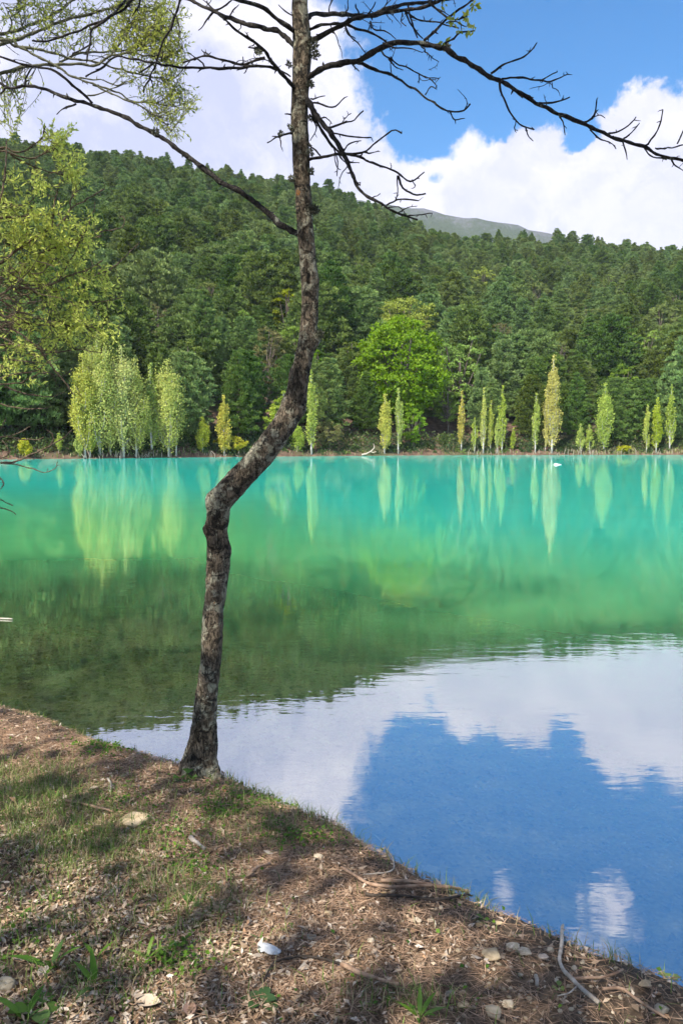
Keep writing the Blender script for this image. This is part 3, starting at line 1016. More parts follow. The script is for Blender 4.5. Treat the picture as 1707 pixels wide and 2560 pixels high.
view = [t for t in trees if abs(t[7]) < 0.47]
rest = [t for t in trees if abs(t[7]) >= 0.47]
view.sort(key=lambda t: t[1] - t[3] * 20)
near, far = view[:300], view[300:] + rest
ORD = ['first', 'second', 'third', 'fourth', 'fifth', 'sixth', 'seventh', 'eighth', 'ninth', 'tenth', 'eleventh', 'twelfth', 'thirteenth', 'fourteenth',
       'fifteenth', 'sixteenth', 'seventeenth', 'eighteenth', 'nineteenth', 'twentieth', 'twenty-first', 'twenty-second', 'twenty-third', 'twenty-fourth',
       'twenty-fifth', 'twenty-sixth', 'twenty-seventh', 'twenty-eighth', 'twenty-ninth', 'thirtieth', 'thirty-first', 'thirty-second', 'thirty-third']
front = sorted([t for t in near if t[6] < 9], key=lambda t: t[0])
fid = {id(t): k for k, t in enumerate(front)}
for t in near:
    x, y, z, s, rz, k, yb, u = t
    crown_me, trunk_me, whole, H = PINES[k]
    sc = (s * rng.uniform(0.95, 1.15), s * rng.uniform(0.95, 1.15), s)
    if id(t) in fid and fid[id(t)] < len(ORD):
        tree_obj('pine_tree', 'dark pine on the far shore, %s in the waterline row counted from the left' % ORD[fid[id(t)]], 'pine', (x, y, z),
                 crown_me, trunk_me, sc, rz, 'pines of the waterline row')
    else:
        pxx = float(to_pix(np.array([x, y, z]))[0])
        where = [wd for lim, wd in ((150, 'behind the willow bush at the left edge'), (300, 'above the tallest pale poplars'), (450, 'above the bushy pale poplar'),
                                    (580, 'above the slim golden poplar'), (700, 'just left of the leaning trunk'), (860, 'just right of the leaning trunk'),
                                    (990, 'left of the big bright green tree'), (1120, 'right beside the big bright green tree'), (1240, 'above the first thin poplars of the row'),
                                    (1340, 'above the middle of the thin poplar row'), (1440, 'above the tallest golden poplar'), (1570, 'above the broad forked poplar'),
                                    (9999, 'towards the right picture edge')) if pxx < lim][0]
        look = ('small ' if s < 0.8 else 'tall ' if s > 1.02 else '') + ['rounded', 'pointed', 'broad', 'slender pointed', 'broad flat topped', 'rounded narrow'][k]
        tier = 'lower' if yb < 26 else 'middle' if yb < 60 else 'upper middle'
        lab = '%s pine, %s slope, %s' % (look, tier, where)
        if yb < 26:
            tree_obj('pine_tree', lab, 'pine', (x, y, z), crown_me, trunk_me, sc, rz, lab.replace(' pine,', ' pines,'))
            continue
        o = thing('pine_tree', lab, 'pine', (x, y, z), lab.replace(' pine,', ' pines,'), rz, whole)
        o.scale = sc

# the upper slope: one object that sets the same pines on points
pts = np.array([(t[0], t[1], t[2]) for t in far])
pm = bpy.data.meshes.new('forest_points')
pm.vertices.add(len(pts))
pm.vertices.foreach_set('co', pts.astype(np.float32).ravel())
for nm, ty, vals in (('ts', 'FLOAT', [t[3] for t in far]), ('tr', 'FLOAT', [t[4] for t in far]), ('tk', 'INT', [t[5] for t in far])):
    a = pm.attributes.new(nm, ty, 'POINT')
    a.data.foreach_set('value', np.array(vals, np.int32 if ty == 'INT' else np.float32))
forest = link('hillside_forest', pm, kind='stuff', label='closed pine forest covering the upper hillside up to the ridge', category='forest')
ng = bpy.data.node_groups.new('set_trees', 'GeometryNodeTree')
ng.interface.new_socket('Geometry', in_out='INPUT', socket_type='NodeSocketGeometry')
ng.interface.new_socket('Geometry', in_out='OUTPUT', socket_type='NodeSocketGeometry')
N, Lk = ng.nodes, ng.links
gi, go = N.new('NodeGroupInput'), N.new('NodeGroupOutput')
join = N.new('GeometryNodeJoinGeometry')
protos = {}
for o in list(COL.objects):
    if o.type == 'MESH' and o.data and o.data.name.startswith('pine_whole'):
        protos.setdefault(o.data.name, o)
for nm in sorted(protos):
    oi = N.new('GeometryNodeObjectInfo')
    oi.transform_space = 'ORIGINAL'
    oi.inputs['Object'].default_value = protos[nm]
    oi.inputs['As Instance'].default_value = True
    Lk.new(oi.outputs['Geometry'], join.inputs[0])
iop = N.new('GeometryNodeInstanceOnPoints')
iop.inputs['Pick Instance'].default_value = True
m2p = N.new('GeometryNodeMeshToPoints')
Lk.new(gi.outputs[0], m2p.inputs[0])
Lk.new(m2p.outputs[0], iop.inputs['Points'])
Lk.new(join.outputs[0], iop.inputs['Instance'])


def named(nm, ty):
    a = N.new('GeometryNodeInputNamedAttribute')
    a.data_type = ty
    a.inputs['Name'].default_value = nm
    return a.outputs[0]


cx = N.new('ShaderNodeCombineXYZ')
Lk.new(named('tr', 'FLOAT'), cx.inputs[2])
Lk.new(named('tk', 'INT'), iop.inputs['Instance Index'])
Lk.new(cx.outputs[0], iop.inputs['Rotation'])
Lk.new(named('ts', 'FLOAT'), iop.inputs['Scale'])
Lk.new(iop.outputs[0], go.inputs[0])
md = forest.modifiers.new('set_trees', 'NODES')
md.node_group = ng
print('pines', len(near), 'mass', len(far), 'front', len(front))

# undergrowth closing the foot of the forest
ur = np.random.default_rng(77)
nb = 1500
uu = ur.uniform(-0.62, 0.62, nb)
yy = far_shore(uu) + ur.uniform(0.7, 9.0, nb)
zz = hill_z(uu, yy)
hh = ur.uniform(0.5, 2.6, nb) * np.clip((yy - far_shore(uu)) / 4, 0.35, 1)
idx = np.repeat(np.arange(nb), 34)
d = rnd_dir(len(idx), ur)
d[:, 2] = np.abs(d[:, 2])
C = np.stack([uu * yy, yy, zz - 0.1], 1)[idx] + d * (hh[idx] * ur.uniform(0.3, 1, len(idx)))[:, None] * np.array([0.95, 0.95, 1.0])
ln = ur.uniform(0.3, 0.6, len(idx))
V, F = leaf_cards(C, d + ur.normal(0, 0.5, d.shape), d + ur.normal(0, 0.4, d.shape), ln, ln * 0.6)
upal = np.array([(0.05, 0.09, 0.022), (0.09, 0.14, 0.03), (0.15, 0.21, 0.035), (0.15, 0.13, 0.06), (0.06, 0.10, 0.03)])
cc = upal[ur.choice(5, nb, p=[0.3, 0.25, 0.15, 0.1, 0.2])][idx] * ur.uniform(0.8, 1.25, (len(idx), 1))
link('undergrowth', mesh('undergrowth', V, F, M_DECID, False, np.repeat(cc, 4, 0)), kind='stuff', category='undergrowth', label='low dark green undergrowth along the foot of the far forest')

# ------------------------------------------------------------------ pines on the near bank behind the viewpoint: they shade the bank and the near water
crown, tr = pine_mesh(190, 24.0, 5.4, base=0.58, leaves=40, round_top=0.4)
high = (to_mesh('high_pine_crown', crown, M_PINE), tr.build('high_pine_trunk', M_PINEBARK, True))
high[1].transform(Matrix.Diagonal((0.55, 0.55, 1, 1)))
for k, (x, y, s) in enumerate(((-2.6, -8.6, 0.92), (0.6, -8.2, 0.93), (4.0, -8.4, 0.90), (7.6, -8.8, 0.94), (11.4, -9.4, 0.92), (-0.6, -13.0, 1.05), (6.0, -13.5, 1.05))):
    tree_obj('bank_pine', 'high crowned pine behind the viewpoint, %s of seven shading the water' % ORD[k], 'pine', (x, y, float(ground_z(x, y)) - 0.1), *high,
             (s, s, s), 1.3 * k, 'pines on the near bank')
crown, tr = broad_mesh(191, 10.5, 4.2, 460, 12, np.array([0.12, 0.2, 0.03]), np.array([0.25, 0.34, 0.06]), 0.38, 0.17, stem=0.45)
thin = (to_mesh('thin_crown', crown, M_DECID), tr.build('thin_trunk', M_PINEBARK, True))
for k, (x, y, s) in enumerate(((-4.9, -2.3, 0.95), (-1.6, -4.4, 1.05), (1.4, -5.6, 1.0))):
    tree_obj('bank_tree', 'thin leaved tree behind the viewpoint, %s of three dappling the ground' % ORD[k], 'tree', (x, y, float(ground_z(x, y)) - 0.1), *thin,
             (s, s, s), 2.1 * k, 'thin leaved trees on the near bank')

# ------------------------------------------------------------------ the leaning tree at the water's edge
def Z1(*p): return [(430 + 0.4464 * a, 0.4464 * b) for a, b in p]
def Z2(*p): return [(853 + 0.5446 * a, 0.5446 * b) for a, b in p]
def Z0(*p): return [(0.5446 * a, 0.5446 * b) for a, b in p]
def Z7(*p): return [(0.3316 * a, 0.3316 * b) for a, b in p]
def Z5(*p): return [(0.2551 * a, 300 + 0.2551 * b) for a, b in p]
def Z6(*p): return [(0.2551 * a, 780 + 0.2551 * b) for a, b in p]


TP = np.array([(502, 1962, 118), (502, 1940, 112), (501, 1915, 104), (505, 1880, 90), (510, 1837, 77), (516, 1745, 65), (528, 1643, 60), (533, 1541, 61),
               (539, 1500, 60), (547, 1405, 64), (547, 1363, 65), (542, 1321, 62), (546, 1279, 64), (551, 1256, 67), (566, 1232, 71), (594, 1203, 70), (630, 1165, 70),
               (668, 1122, 69), (700, 1080, 68), (722, 1040, 66), (735, 1005, 62), (742, 980, 58), (750, 930, 54), (757, 905, 50), (767, 860, 52),
               (772, 820, 49), (774, 778, 47), (773, 693, 48), (768, 629, 47), (763, 565, 45), (758, 480, 43), (756, 446, 46), (751, 357, 46), (748, 268, 46),
               (752, 179, 47), (755, 89, 50), (751, 20, 43), (750, -60, 38), (745, -220, 32), (755, -420, 24), (750, -660, 12)], float)
TBASE = on_ground(np.array(502.0), np.array(1938.0))
TY = float(TBASE[1])
tp = at_depth(TP[:, 0], TP[:, 1], TY)
trad = TP[:, 2] * 0.438 * TY / FPX
tree = thing('leaning_tree', 'tall bare leaning tree with a sharply kinked trunk on the near bank', 'tree', tuple(TBASE))
TOFF = np.array(TBASE)

cl = resample(np.c_[tp], 0.022)
L0 = np.r_[0, np.cumsum(np.linalg.norm(np.diff(tp, axis=0), axis=1))]
L1 = np.r_[0, np.cumsum(np.linalg.norm(np.diff(cl, axis=0), axis=1))]
rr = np.interp(L1 / L1[-1], L0 / L0[-1], trad)
cl = cl + 0.010 * (np.stack([fbm(np.stack([L1 * 5, L1 * 0 + k], -1), 3, 40 + k) for k in range(3)], 1) - 0.5)
SIDES = 44
tv, tf3, tf4 = tube(cl, rr, SIDES)
cen = np.vstack([np.repeat(cl, SIDES, 0), cl[-1:], cl[:1]])
rv = tv - cen
rl = np.linalg.norm(rv, axis=1, keepdims=True)
rdir = rv / np.maximum(rl, 1e-6)
q = tv.copy()
disp = 0.17 * (fbm(q * np.array([10, 10, 7]), 3, 51) - 0.5) + 0.19 * (fbm(q * np.array([38, 38, 16]), 3, 52) - 0.5) + 0.13 * (fbm(q * np.array([95, 95, 45]), 2, 53) - 0.5)
bz = tv[:, 2] - TBASE[2]
ang = np.arctan2(rdir[:, 1], rdir[:, 0])
flare = np.exp(-np.clip(bz, -0.05, 9) / 0.11)
disp = disp + flare * (0.16 * np.cos(ang * 3 + 0.4) + 0.12 * np.cos(ang * 5 + 2.0) + 0.22 * np.clip(-rdir[:, 0], 0, 1) ** 3)
tv = tv + rdir * (rl * disp[:, None])
for (kx, ky, rad, amt) in ((522, 1246, 0.08, 0.022), (797, 853, 0.05, 0.03), (512, 1325, 0.05, 0.018), (581, 1372, 0.06, 0.018), (768, 1030, 0.06, 0.03),
                           (560, 1300, 0.04, 0.012), (725, 690, 0.05, 0.010), (800, 700, 0.05, 0.012), (690, 985, 0.05, 0.015)):
    kp = at_depth(kx, ky, TY - 0.02)
    g = np.exp(-((tv - kp) ** 2).sum(1) / (rad * 0.6) ** 2)
    tv = tv + rdir * (g * amt)[:, None]
link('trunk', mesh('leaning_trunk', tv - TOFF, [tf3, tf4], M_BARK, True), tree)

BR_RNG = np.random.default_rng(77)


def px_curve(pts, Y0, Y1):
    pts = np.array(pts, float)
    t = np.linspace(0, 1, len(pts))
    return at_depth(pts[:, 0], pts[:, 1], Y0 + (Y1 - Y0) * t)


def crooked(P, step, amp, rng):
    c = resample(P, step)
    n = rng.normal(0, 1, c.shape)
    if len(c) > 4:
        k = np.array([0.25, 0.5, 0.25])
        n = np.stack([np.convolve(n[:, j], k, 'same') for j in range(3)], 1)
    n[0] = 0
    return c + n * amp


def add_spurs(mb, c, r, rng, every=0.055, lo=0.008, hi=0.03):
    L = np.linalg.norm(np.diff(c, axis=0), axis=1).sum()
    for _ in range(int(L / every)):
        i = int(rng.integers(1, len(c)))
        t = unit(c[i] - c[i - 1])
        d = unit(rng.normal(size=3) + t * 0.6)
        ln = rng.uniform(lo, hi)
        mb.add(*tube(np.array([c[i], c[i] + d * ln * 0.6, c[i] + d * ln + rng.normal(0, 0.002, 3)]), [r[i] * 0.6 + 0.0008, r[i] * 0.4 + 0.0006, 0.0009], 4))


def branch(name, parent, pts, d0, d1, Y0, Y1, mat=M_BRANCH, twiggy=0.0, spurs=True, off=None, amp=0.004, rng=BR_RNG, smooth_twigs=None):
    """one limb traced through the photograph at its own distance; d0, d1 are diameters in pixels"""
    off = TOFF if off is None else off
    P = px_curve(pts, Y0, Y1)
    c = crooked(P, 0.022, amp, rng)
    r = np.linspace(d0, d1, len(c)) / 2 * (Y0 + Y1) / 2 / FPX
    r = np.maximum(r, 0.0012) * (1 + 0.22 * (rng.uniform(-1, 1, len(c))))
    mb = MB()
    mb.add(*tube(c - off, r, 7 if d0 > 6 else 5))
    if spurs:
        add_spurs(mb, c - off, r, rng)
    L = np.linalg.norm(np.diff(c, axis=0), axis=1).sum()
    for _ in range(int(L * twiggy)):
        i = int(rng.integers(max(1, len(c) // 5), len(c)))
        t = unit(c[i] - c[i - 1])
        d = unit(t * 0.8 + rng.normal(0, 0.7, 3) * np.array([1, 0.8, 1]))
        ln = rng.uniform(0.05, 0.17)
        bend = rng.normal(0, 0.25, 3)
        tw = np.array([c[i], c[i] + d * ln * 0.45, c[i] + unit(d + bend) * ln])
        tc2 = crooked(tw, 0.015, 0.002, rng)
        tr_ = np.linspace(min(r[i] * 0.6, 0.003), 0.0012, len(tc2))
        mb.add(*tube(tc2 - off, tr_, 4))
        add_spurs(mb, tc2 - off, tr_, rng, 0.03, 0.006, 0.018)
    return link(name, mb.build(name, mat, True), parent)


T = TY
BL = [  # pts, d0, d1, Y end, twiggy, twigs
    (Z1((690, 175), (665, 155), (560, 75), (480, 30), (400, 5), (340, -12), (250, -60)), 13, 9, T - 0.3, 3, []),
    (Z1((700, 265), (668, 238), (620, 195), (560, 165), (480, 148), (400, 128), (330, 105), (270, 80), (200, 45), (130, 15), (60, -12)), 14, 9, T + 0.35, 2,
     [(Z1((235, 62), (210, 100), (145, 170)), 5, 2), (Z1((235, 58), (205, 25), (165, -10)), 4, 2), (Z1((230, 60), (280, 38), (340, 0)), 5, 3),
      (Z1((320, 102), (345, 60), (375, 22)), 4, 2), (Z1((380, 124), (388, 150), (372, 172)), 3, 2)]),
    (Z1((700, 510), (670, 480), (630, 435), (590, 390), (555, 340), (525, 290), (470, 240), (420, 205), (370, 175), (320, 130), (285, 98)), 12, 5, T - 0.35, 4,
     [(Z1((525, 290), (490, 270), (430, 265)), 5, 3), (Z1((665, 430), (630, 405), (590, 385)), 4, 3), (Z1((470, 235), (455, 250), (435, 262)), 3, 2)]),
    (Z1((595, 392), (540, 378), (450, 370), (380, 378), (300, 380), (180, 382), (60, 375), (-60, 365)) + Z7((1170, 475), (1000, 445), (880, 425), (780, 510), (640, 585)), 8, 5, T - 0.25, 3,
     [(Z1((520, 325), (460, 340), (400, 360), (330, 345), (270, 328), (210, 315), (140, 325), (60, 355)), 6, 4), (Z1((395, 365), (398, 340), (395, 318)), 4, 2),
      (Z1((215, 315), (190, 300), (170, 278)), 4, 2), (Z1((185, 378), (165, 350), (90, 295)), 4, 2), (Z1((430, 372), (415, 395), (405, 412)), 3, 2)]),
    ([(760, 592)] + Z0((1370, 1075), (1290, 1030), (1200, 950), (1100, 880), (1000, 825), (900, 745), (820, 685), (740, 630), (660, 590), (600, 550), (520, 515), (430, 485),
                       (350, 462), (270, 435), (190, 405), (120, 397), (40, 403), (0, 385), (-80, 350)), 17, 7, T + 0.5, 1,
     [(Z0((425, 475), (390, 435), (330, 385), (245, 325), (130, 300), (60, 280), (-30, 250)), 6, 4), (Z0((350, 478), (290, 500), (262, 528)), 5, 2),
      (Z0((115, 395), (125, 350), (150, 310)), 5, 3), (Z0((35, 400), (18, 420), (5, 432)), 5, 3)]),
    (Z1((745, 445), (775, 425), (830, 390), (900, 360), (980, 345), (1060, 335), (1110, 300), (1180, 260), (1270, 238), (1350, 235), (1430, 245), (1510, 275))
     + Z2((470, 222), (530, 255), (600, 300), (680, 350), (760, 390), (830, 435), (910, 480), (990, 520), (1080, 555), (1150, 585), (1220, 620), (1300, 645), (1390, 675),
          (1450, 705), (1520, 725), (1640, 745)), 18, 7, T - 0.45, 2,
     [(Z2((685, 338), (760, 290), (830, 265), (870, 230), (895, 195)), 5, 3), (Z2((735, 362), (820, 352), (910, 372), (960, 375), (1000, 360), (1040, 343)), 5, 3),
      (Z2((910, 372), (930, 355), (990, 332)), 4, 2), (Z2((965, 378), (975, 400), (995, 415)), 3, 2), (Z2((725, 375), (735, 430), (770, 510), (800, 550), (830, 575), (885, 597)), 5, 3),
      (Z2((800, 550), (795, 590), (812, 600)), 3, 2), (Z2((845, 585), (860, 630), (880, 648)), 3, 2), (Z2((905, 472), (990, 470), (1045, 448)), 5, 3),
      (Z2((1000, 535), (1020, 580), (1025, 620)), 4, 2), (Z2((1110, 570), (1150, 540), (1165, 500), (1170, 455)), 5, 3), (Z2((1150, 535), (1185, 530), (1210, 545)), 3, 2),
      (Z2((1225, 612), (1290, 595), (1330, 560), (1350, 535)), 4, 3), (Z2((1295, 635), (1340, 600), (1365, 565)), 4, 2), (Z2((1140, 595), (1180, 635), (1240, 655), (1260, 685)), 4, 2),
      (Z2((1290, 650), (1300, 690), (1308, 735)), 4, 2), (Z2((1405, 665), (1440, 610), (1460, 560), (1475, 505)), 4, 3), (Z2((1440, 680), (1500, 680), (1575, 665)), 4, 3),
      (Z2((1540, 660), (1555, 625), (1575, 580)), 4, 2), (Z2((1515, 735), (1540, 770), (1580, 790)), 4, 2), (Z2((1390, 680), (1420, 715), (1490, 735)), 4, 3)]),
    (Z1((1040, 350), (1130, 385), (1200, 410), (1280, 450), (1340, 490), (1400, 530), (1460, 570)) + Z2((440, 490), (500, 510), (555, 512), (590, 480)), 9, 4, T - 0.2, 3,
     [(Z2((495, 508), (515, 545), (565, 545)), 4, 2), (Z2((385, 435), (410, 400), (440, 410)), 3, 2), (Z1((1010, 358), (1025, 380), (1048, 398)), 4, 2)]),
    (Z1((1165, 268), (1190, 310), (1230, 330), (1290, 370), (1350, 400), (1430, 435), (1490, 440)), 6, 3, T - 0.1, 4,
     [(Z1((1210, 330), (1250, 375), (1295, 395)), 4, 2), (Z1((1385, 415), (1382, 440), (1380, 465)), 3, 2), (Z1((1440, 440), (1470, 470), (1480, 490)), 3, 2)]),
    (Z1((1390, 250), (1430, 300), (1495, 350)), 5, 2, T - 0.4, 4, []),
    (Z1((740, 115), (770, 100), (800, 80), (880, 78), (960, 75), (1050, 90), (1130, 85), (1200, 50), (1290, 30), (1400, 15), (1500, 5), (1600, -20)), 14, 8, T + 0.5, 9,
     [(Z1((965, 80), (985, 50), (980, 10)), 4, 2), (Z1((1050, 85), (1035, 50), (1028, 22)), 4, 2), (Z1((1090, 88), (1120, 40), (1138, 8)), 4, 2), (Z1((882, 78), (885, 30), (905, -5)), 4, 2),
      (Z1((1320, 28), (1335, 100), (1355, 165), (1372, 215)), 5, 3), (Z1((1130, 86), (1170, 60), (1200, 20), (1210, -10)), 4, 2)]),
    (Z1((770, 235), (800, 215), (850, 190), (910, 165), (960, 130), (1030, 110), (1090, 95), (1180, 80), (1280, 65), (1370, 45), (1460, 20), (1560, -15)), 14, 7, T - 0.3, 9,
     [(Z2((380, 185), (440, 130), (500, 75), (560, 30), (610, -10)), 6, 4), (Z2((290, 45), (330, 130), (375, 180)), 5, 3), (Z2((300, 55), (360, 95), (450, 105), (540, 130)), 4, 3),
      (Z2((465, 205), (520, 175), (550, 145), (610, 140)), 5, 3), (Z2((400, 10), (440, 45), (480, 75), (540, 90), (580, 70)), 5, 3), (Z2((540, 90), (575, 60), (605, 25)), 3, 2),
      (Z2((480, 105), (520, 100), (575, 120)), 3, 2), (Z2((280, 60), (275, 100), (300, 125)), 3, 2)]),
    (Z1((755, 175), (785, 165), (850, 140), (940, 130), (1000, 150), (1070, 175), (1150, 205), (1215, 245)), 9, 5, T - 0.15, 8,
     [(Z1((970, 140), (1000, 200), (1050, 250), (1085, 300)), 4, 2), (Z1((965, 140), (985, 190), (1030, 215)), 3, 2), (Z1((1110, 120), (1130, 160), (1200, 180), (1255, 215)), 4, 2),
      (Z1((1180, 240), (1250, 265), (1340, 275), (1405, 290)), 4, 2)]),
    (Z1((745, 545), (765, 572), (790, 620), (830, 680), (880, 730), (920, 790), (960, 850), (990, 920), (1020, 1000), (1060, 1070), (1120, 1110), (1180, 1145), (1240, 1180), (1310, 1210), (1370, 1230)), 17, 5, T - 0.5, 3,
     [(Z1((770, 590), (810, 680), (850, 750), (900, 820), (960, 880), (990, 950)), 8, 4), (Z1((790, 575), (850, 590), (910, 600), (965, 545)), 4, 3), (Z1((775, 552), (810, 548), (860, 540)), 4, 2),
      (Z1((870, 715), (950, 695), (1020, 670), (1045, 640), (1070, 620)), 5, 3), (Z1((950, 692), (975, 660), (1000, 635)), 3, 2), (Z1((890, 745), (980, 765), (1040, 770), (1115, 770)), 4, 3),
      (Z1((905, 830), (925, 900), (925, 985)), 4, 2), (Z1((1200, 1150), (1240, 1130), (1270, 1115), (1380, 1125)), 4, 3), (Z1((1310, 1212), (1380, 1200), (1460, 1195)), 3, 2),
      (Z1((820, 670), (860, 655), (895, 690)), 3, 2), (Z1((770, 640), (810, 720), (775, 790)), 4, 2), (Z1((1020, 1000), (1050, 1040), (1055, 1020)), 3, 2), (Z1((960, 850), (1000, 800), (1060, 790)), 4, 2),
      (Z1((1120, 1110), (1150, 1100), (1165, 1088)), 3, 2)]),
    (Z1((755, 895), (780, 890), (830, 880), (900, 865), (970, 860), (1040, 880), (1100, 905), (1160, 925), (1220, 945), (1270, 970), (1320, 1010), (1360, 1005), (1415, 965)), 10, 4, T - 0.3, 2,
     [(Z1((1265, 985), (1290, 1050), (1330, 1080), (1370, 1095), (1420, 1085)), 5, 3), (Z1((1262, 985), (1260, 1080), (1250, 1120)), 4, 2), (Z1((1345, 1008), (1355, 1030), (1362, 1045)), 3, 2),
      (Z1((970, 860), (1060, 855), (1140, 800), (1200, 750), (1240, 725), (1285, 745)), 5, 3), (Z1((1070, 850), (1110, 860), (1155, 845)), 4, 2), (Z1((760, 800), (790, 830), (835, 868)), 5, 3),
      (Z1((930, 865), (960, 900), (1000, 910), (1050, 912)), 3, 2), (Z1((910, 870), (920, 930), (945, 950)), 3, 2)]),
    (Z1((690, 742), (660, 745), (620, 755), (600, 770), (530, 798)), 8, 3, T - 0.15, 4, [(Z1((605, 770), (610, 800), (615, 830)), 4, 2), (Z1((600, 770), (580, 765), (563, 762)), 3, 2)]),
    (Z1((690, 650), (660, 642), (635, 640)), 6, 3, T - 0.05, 0, []),
    (Z1((700, 95), (660, 85), (625, 55), (595, 30)), 5, 3, T - 0.1, 2, []),
    (Z1((60, -12), (45, 0)) + Z7((1345, 60), (1330, 110), (1290, 210), (1230, 310), (1180, 450), (1150, 540), (1090, 640), (1080, 690)), 7, 4, T + 0.1, 3,
     [(Z7((1325, 120), (1300, 95), (1275, 70)), 4, 2), (Z7((1330, 120), (1350, 200), (1355, 280)), 4, 2), (Z7((1160, 480), (1110, 520), (1060, 545)), 5, 3), (Z7((1135, 580), (1145, 620), (1155, 660)), 3, 2),
      (Z7((1225, 380), (1228, 430), (1230, 470)), 3, 2)]),
    (Z1((250, -60), (60, -120), (-60, -60)) + Z7((1000, 0), (940, 70), (830, 130), (720, 175), (600, 230), (480, 275), (350, 310), (250, 295)), 9, 5, T + 0.15, 2,
     [(Z7((830, 128), (740, 190), (690, 235), (685, 300), (670, 370), (658, 460)), 6, 4), (Z7((950, 0), (900, 60), (810, 140)), 6, 4), (Z7((690, 330), (620, 375), (550, 400)), 4, 3), (Z7((1055, -10), (1040, 60), (1000, 120)), 5, 3)]),
    ([(750, -150), (640, -260), (520, -330)], 14, 6, T + 0.4, 2, []),
    ([(748, -260), (860, -360), (990, -420)], 13, 5, T - 0.4, 2, []),
    ([(752, -400), (690, -520), (620, -600)], 10, 4, T - 0.3, 2, []),
]
for (pts, d0, d1, Y1, tw, twigs) in BL:
    b = branch('branch', tree, pts, d0 * 0.88, d1 * 0.85, T - 0.005, Y1, twiggy=tw)
    A = np.array(pts, float)
    for (tp_, e0, e1) in twigs:
        i = int(np.argmin(((A - np.array(tp_[0])) ** 2).sum(1)))
        yy = T + (Y1 - T) * i / (len(A) - 1)
        branch('twig', b, tp_, e0 * 1.1, e1 * 1.1, yy, yy + float(BR_RNG.uniform(-0.15, 0.15)), twiggy=3 if len(tp_) > 2 else 0, amp=0.003)


def tuft(parent, px, py, Y, rad_px, off, n=150, cols=((0.16, 0.17, 0.13), (0.34, 0.35, 0.26)), name='lichen', mat=None, size=0.014):
    rng = BR_RNG
    c = at_depth(px, py, Y)
    r = rad_px * Y / FPX
    d = rnd_dir(n, rng)
    C = c + d * r * rng.uniform(0.1, 0.9, (n, 1)) - off
    ln = rng.uniform(0.6, 1.3, n) * size
    V, F = leaf_cards(C, d + rng.normal(0, 0.4, d.shape), rnd_dir(n, rng), ln, ln * 0.55)
    t = rng.uniform(0, 1, (n, 1))
    col = np.repeat(np.array(cols[0]) * (1 - t) + np.array(cols[1]) * t, 4, 0)
    return link(name, mesh(name, V, F, mat or M_LICHEN, False, col), parent)


for (px, py, r, n) in ((783, 112, 15, 260), (788, 135, 11, 160), (785, 525, 12, 240), (780, 520, 9, 120), (646, 127, 9, 130), (389, 329, 7, 110), (1116, 118, 9, 140), (776, 210, 8, 120),
                       (778, 428, 7, 100), (727, 318, 5, 60), (800, 835, 9, 140), (722, 160, 6, 70), (776, 295, 6, 80), (730, 445, 7, 90), (776, 380, 6, 80), (702, 333, 6, 70)):
    dk = BR_RNG.uniform(0.5, 1.0)
    tuft(tree, px, py, T - 0.035 if 700 < px < 810 else T - 0.02, r, TOFF, n, ((0.12 * dk, 0.125 * dk, 0.095 * dk), (0.32 * dk, 0.33 * dk, 0.24 * dk)))
for (px, py, n) in ((1185, 14, 16), (1166, 42, 10), (1137, 52, 10), (1166, 70, 8), (1182, 76, 8), (1109, 104, 7), (1145, 72, 5), (1105, 8, 5)):
    tuft(tree, px, py, T - 0.3, 9, TOFF, n, ((0.30, 0.34, 0.04), (0.50, 0.52, 0.08)), 'leaf_cluster', M_WILLOW, 0.028)


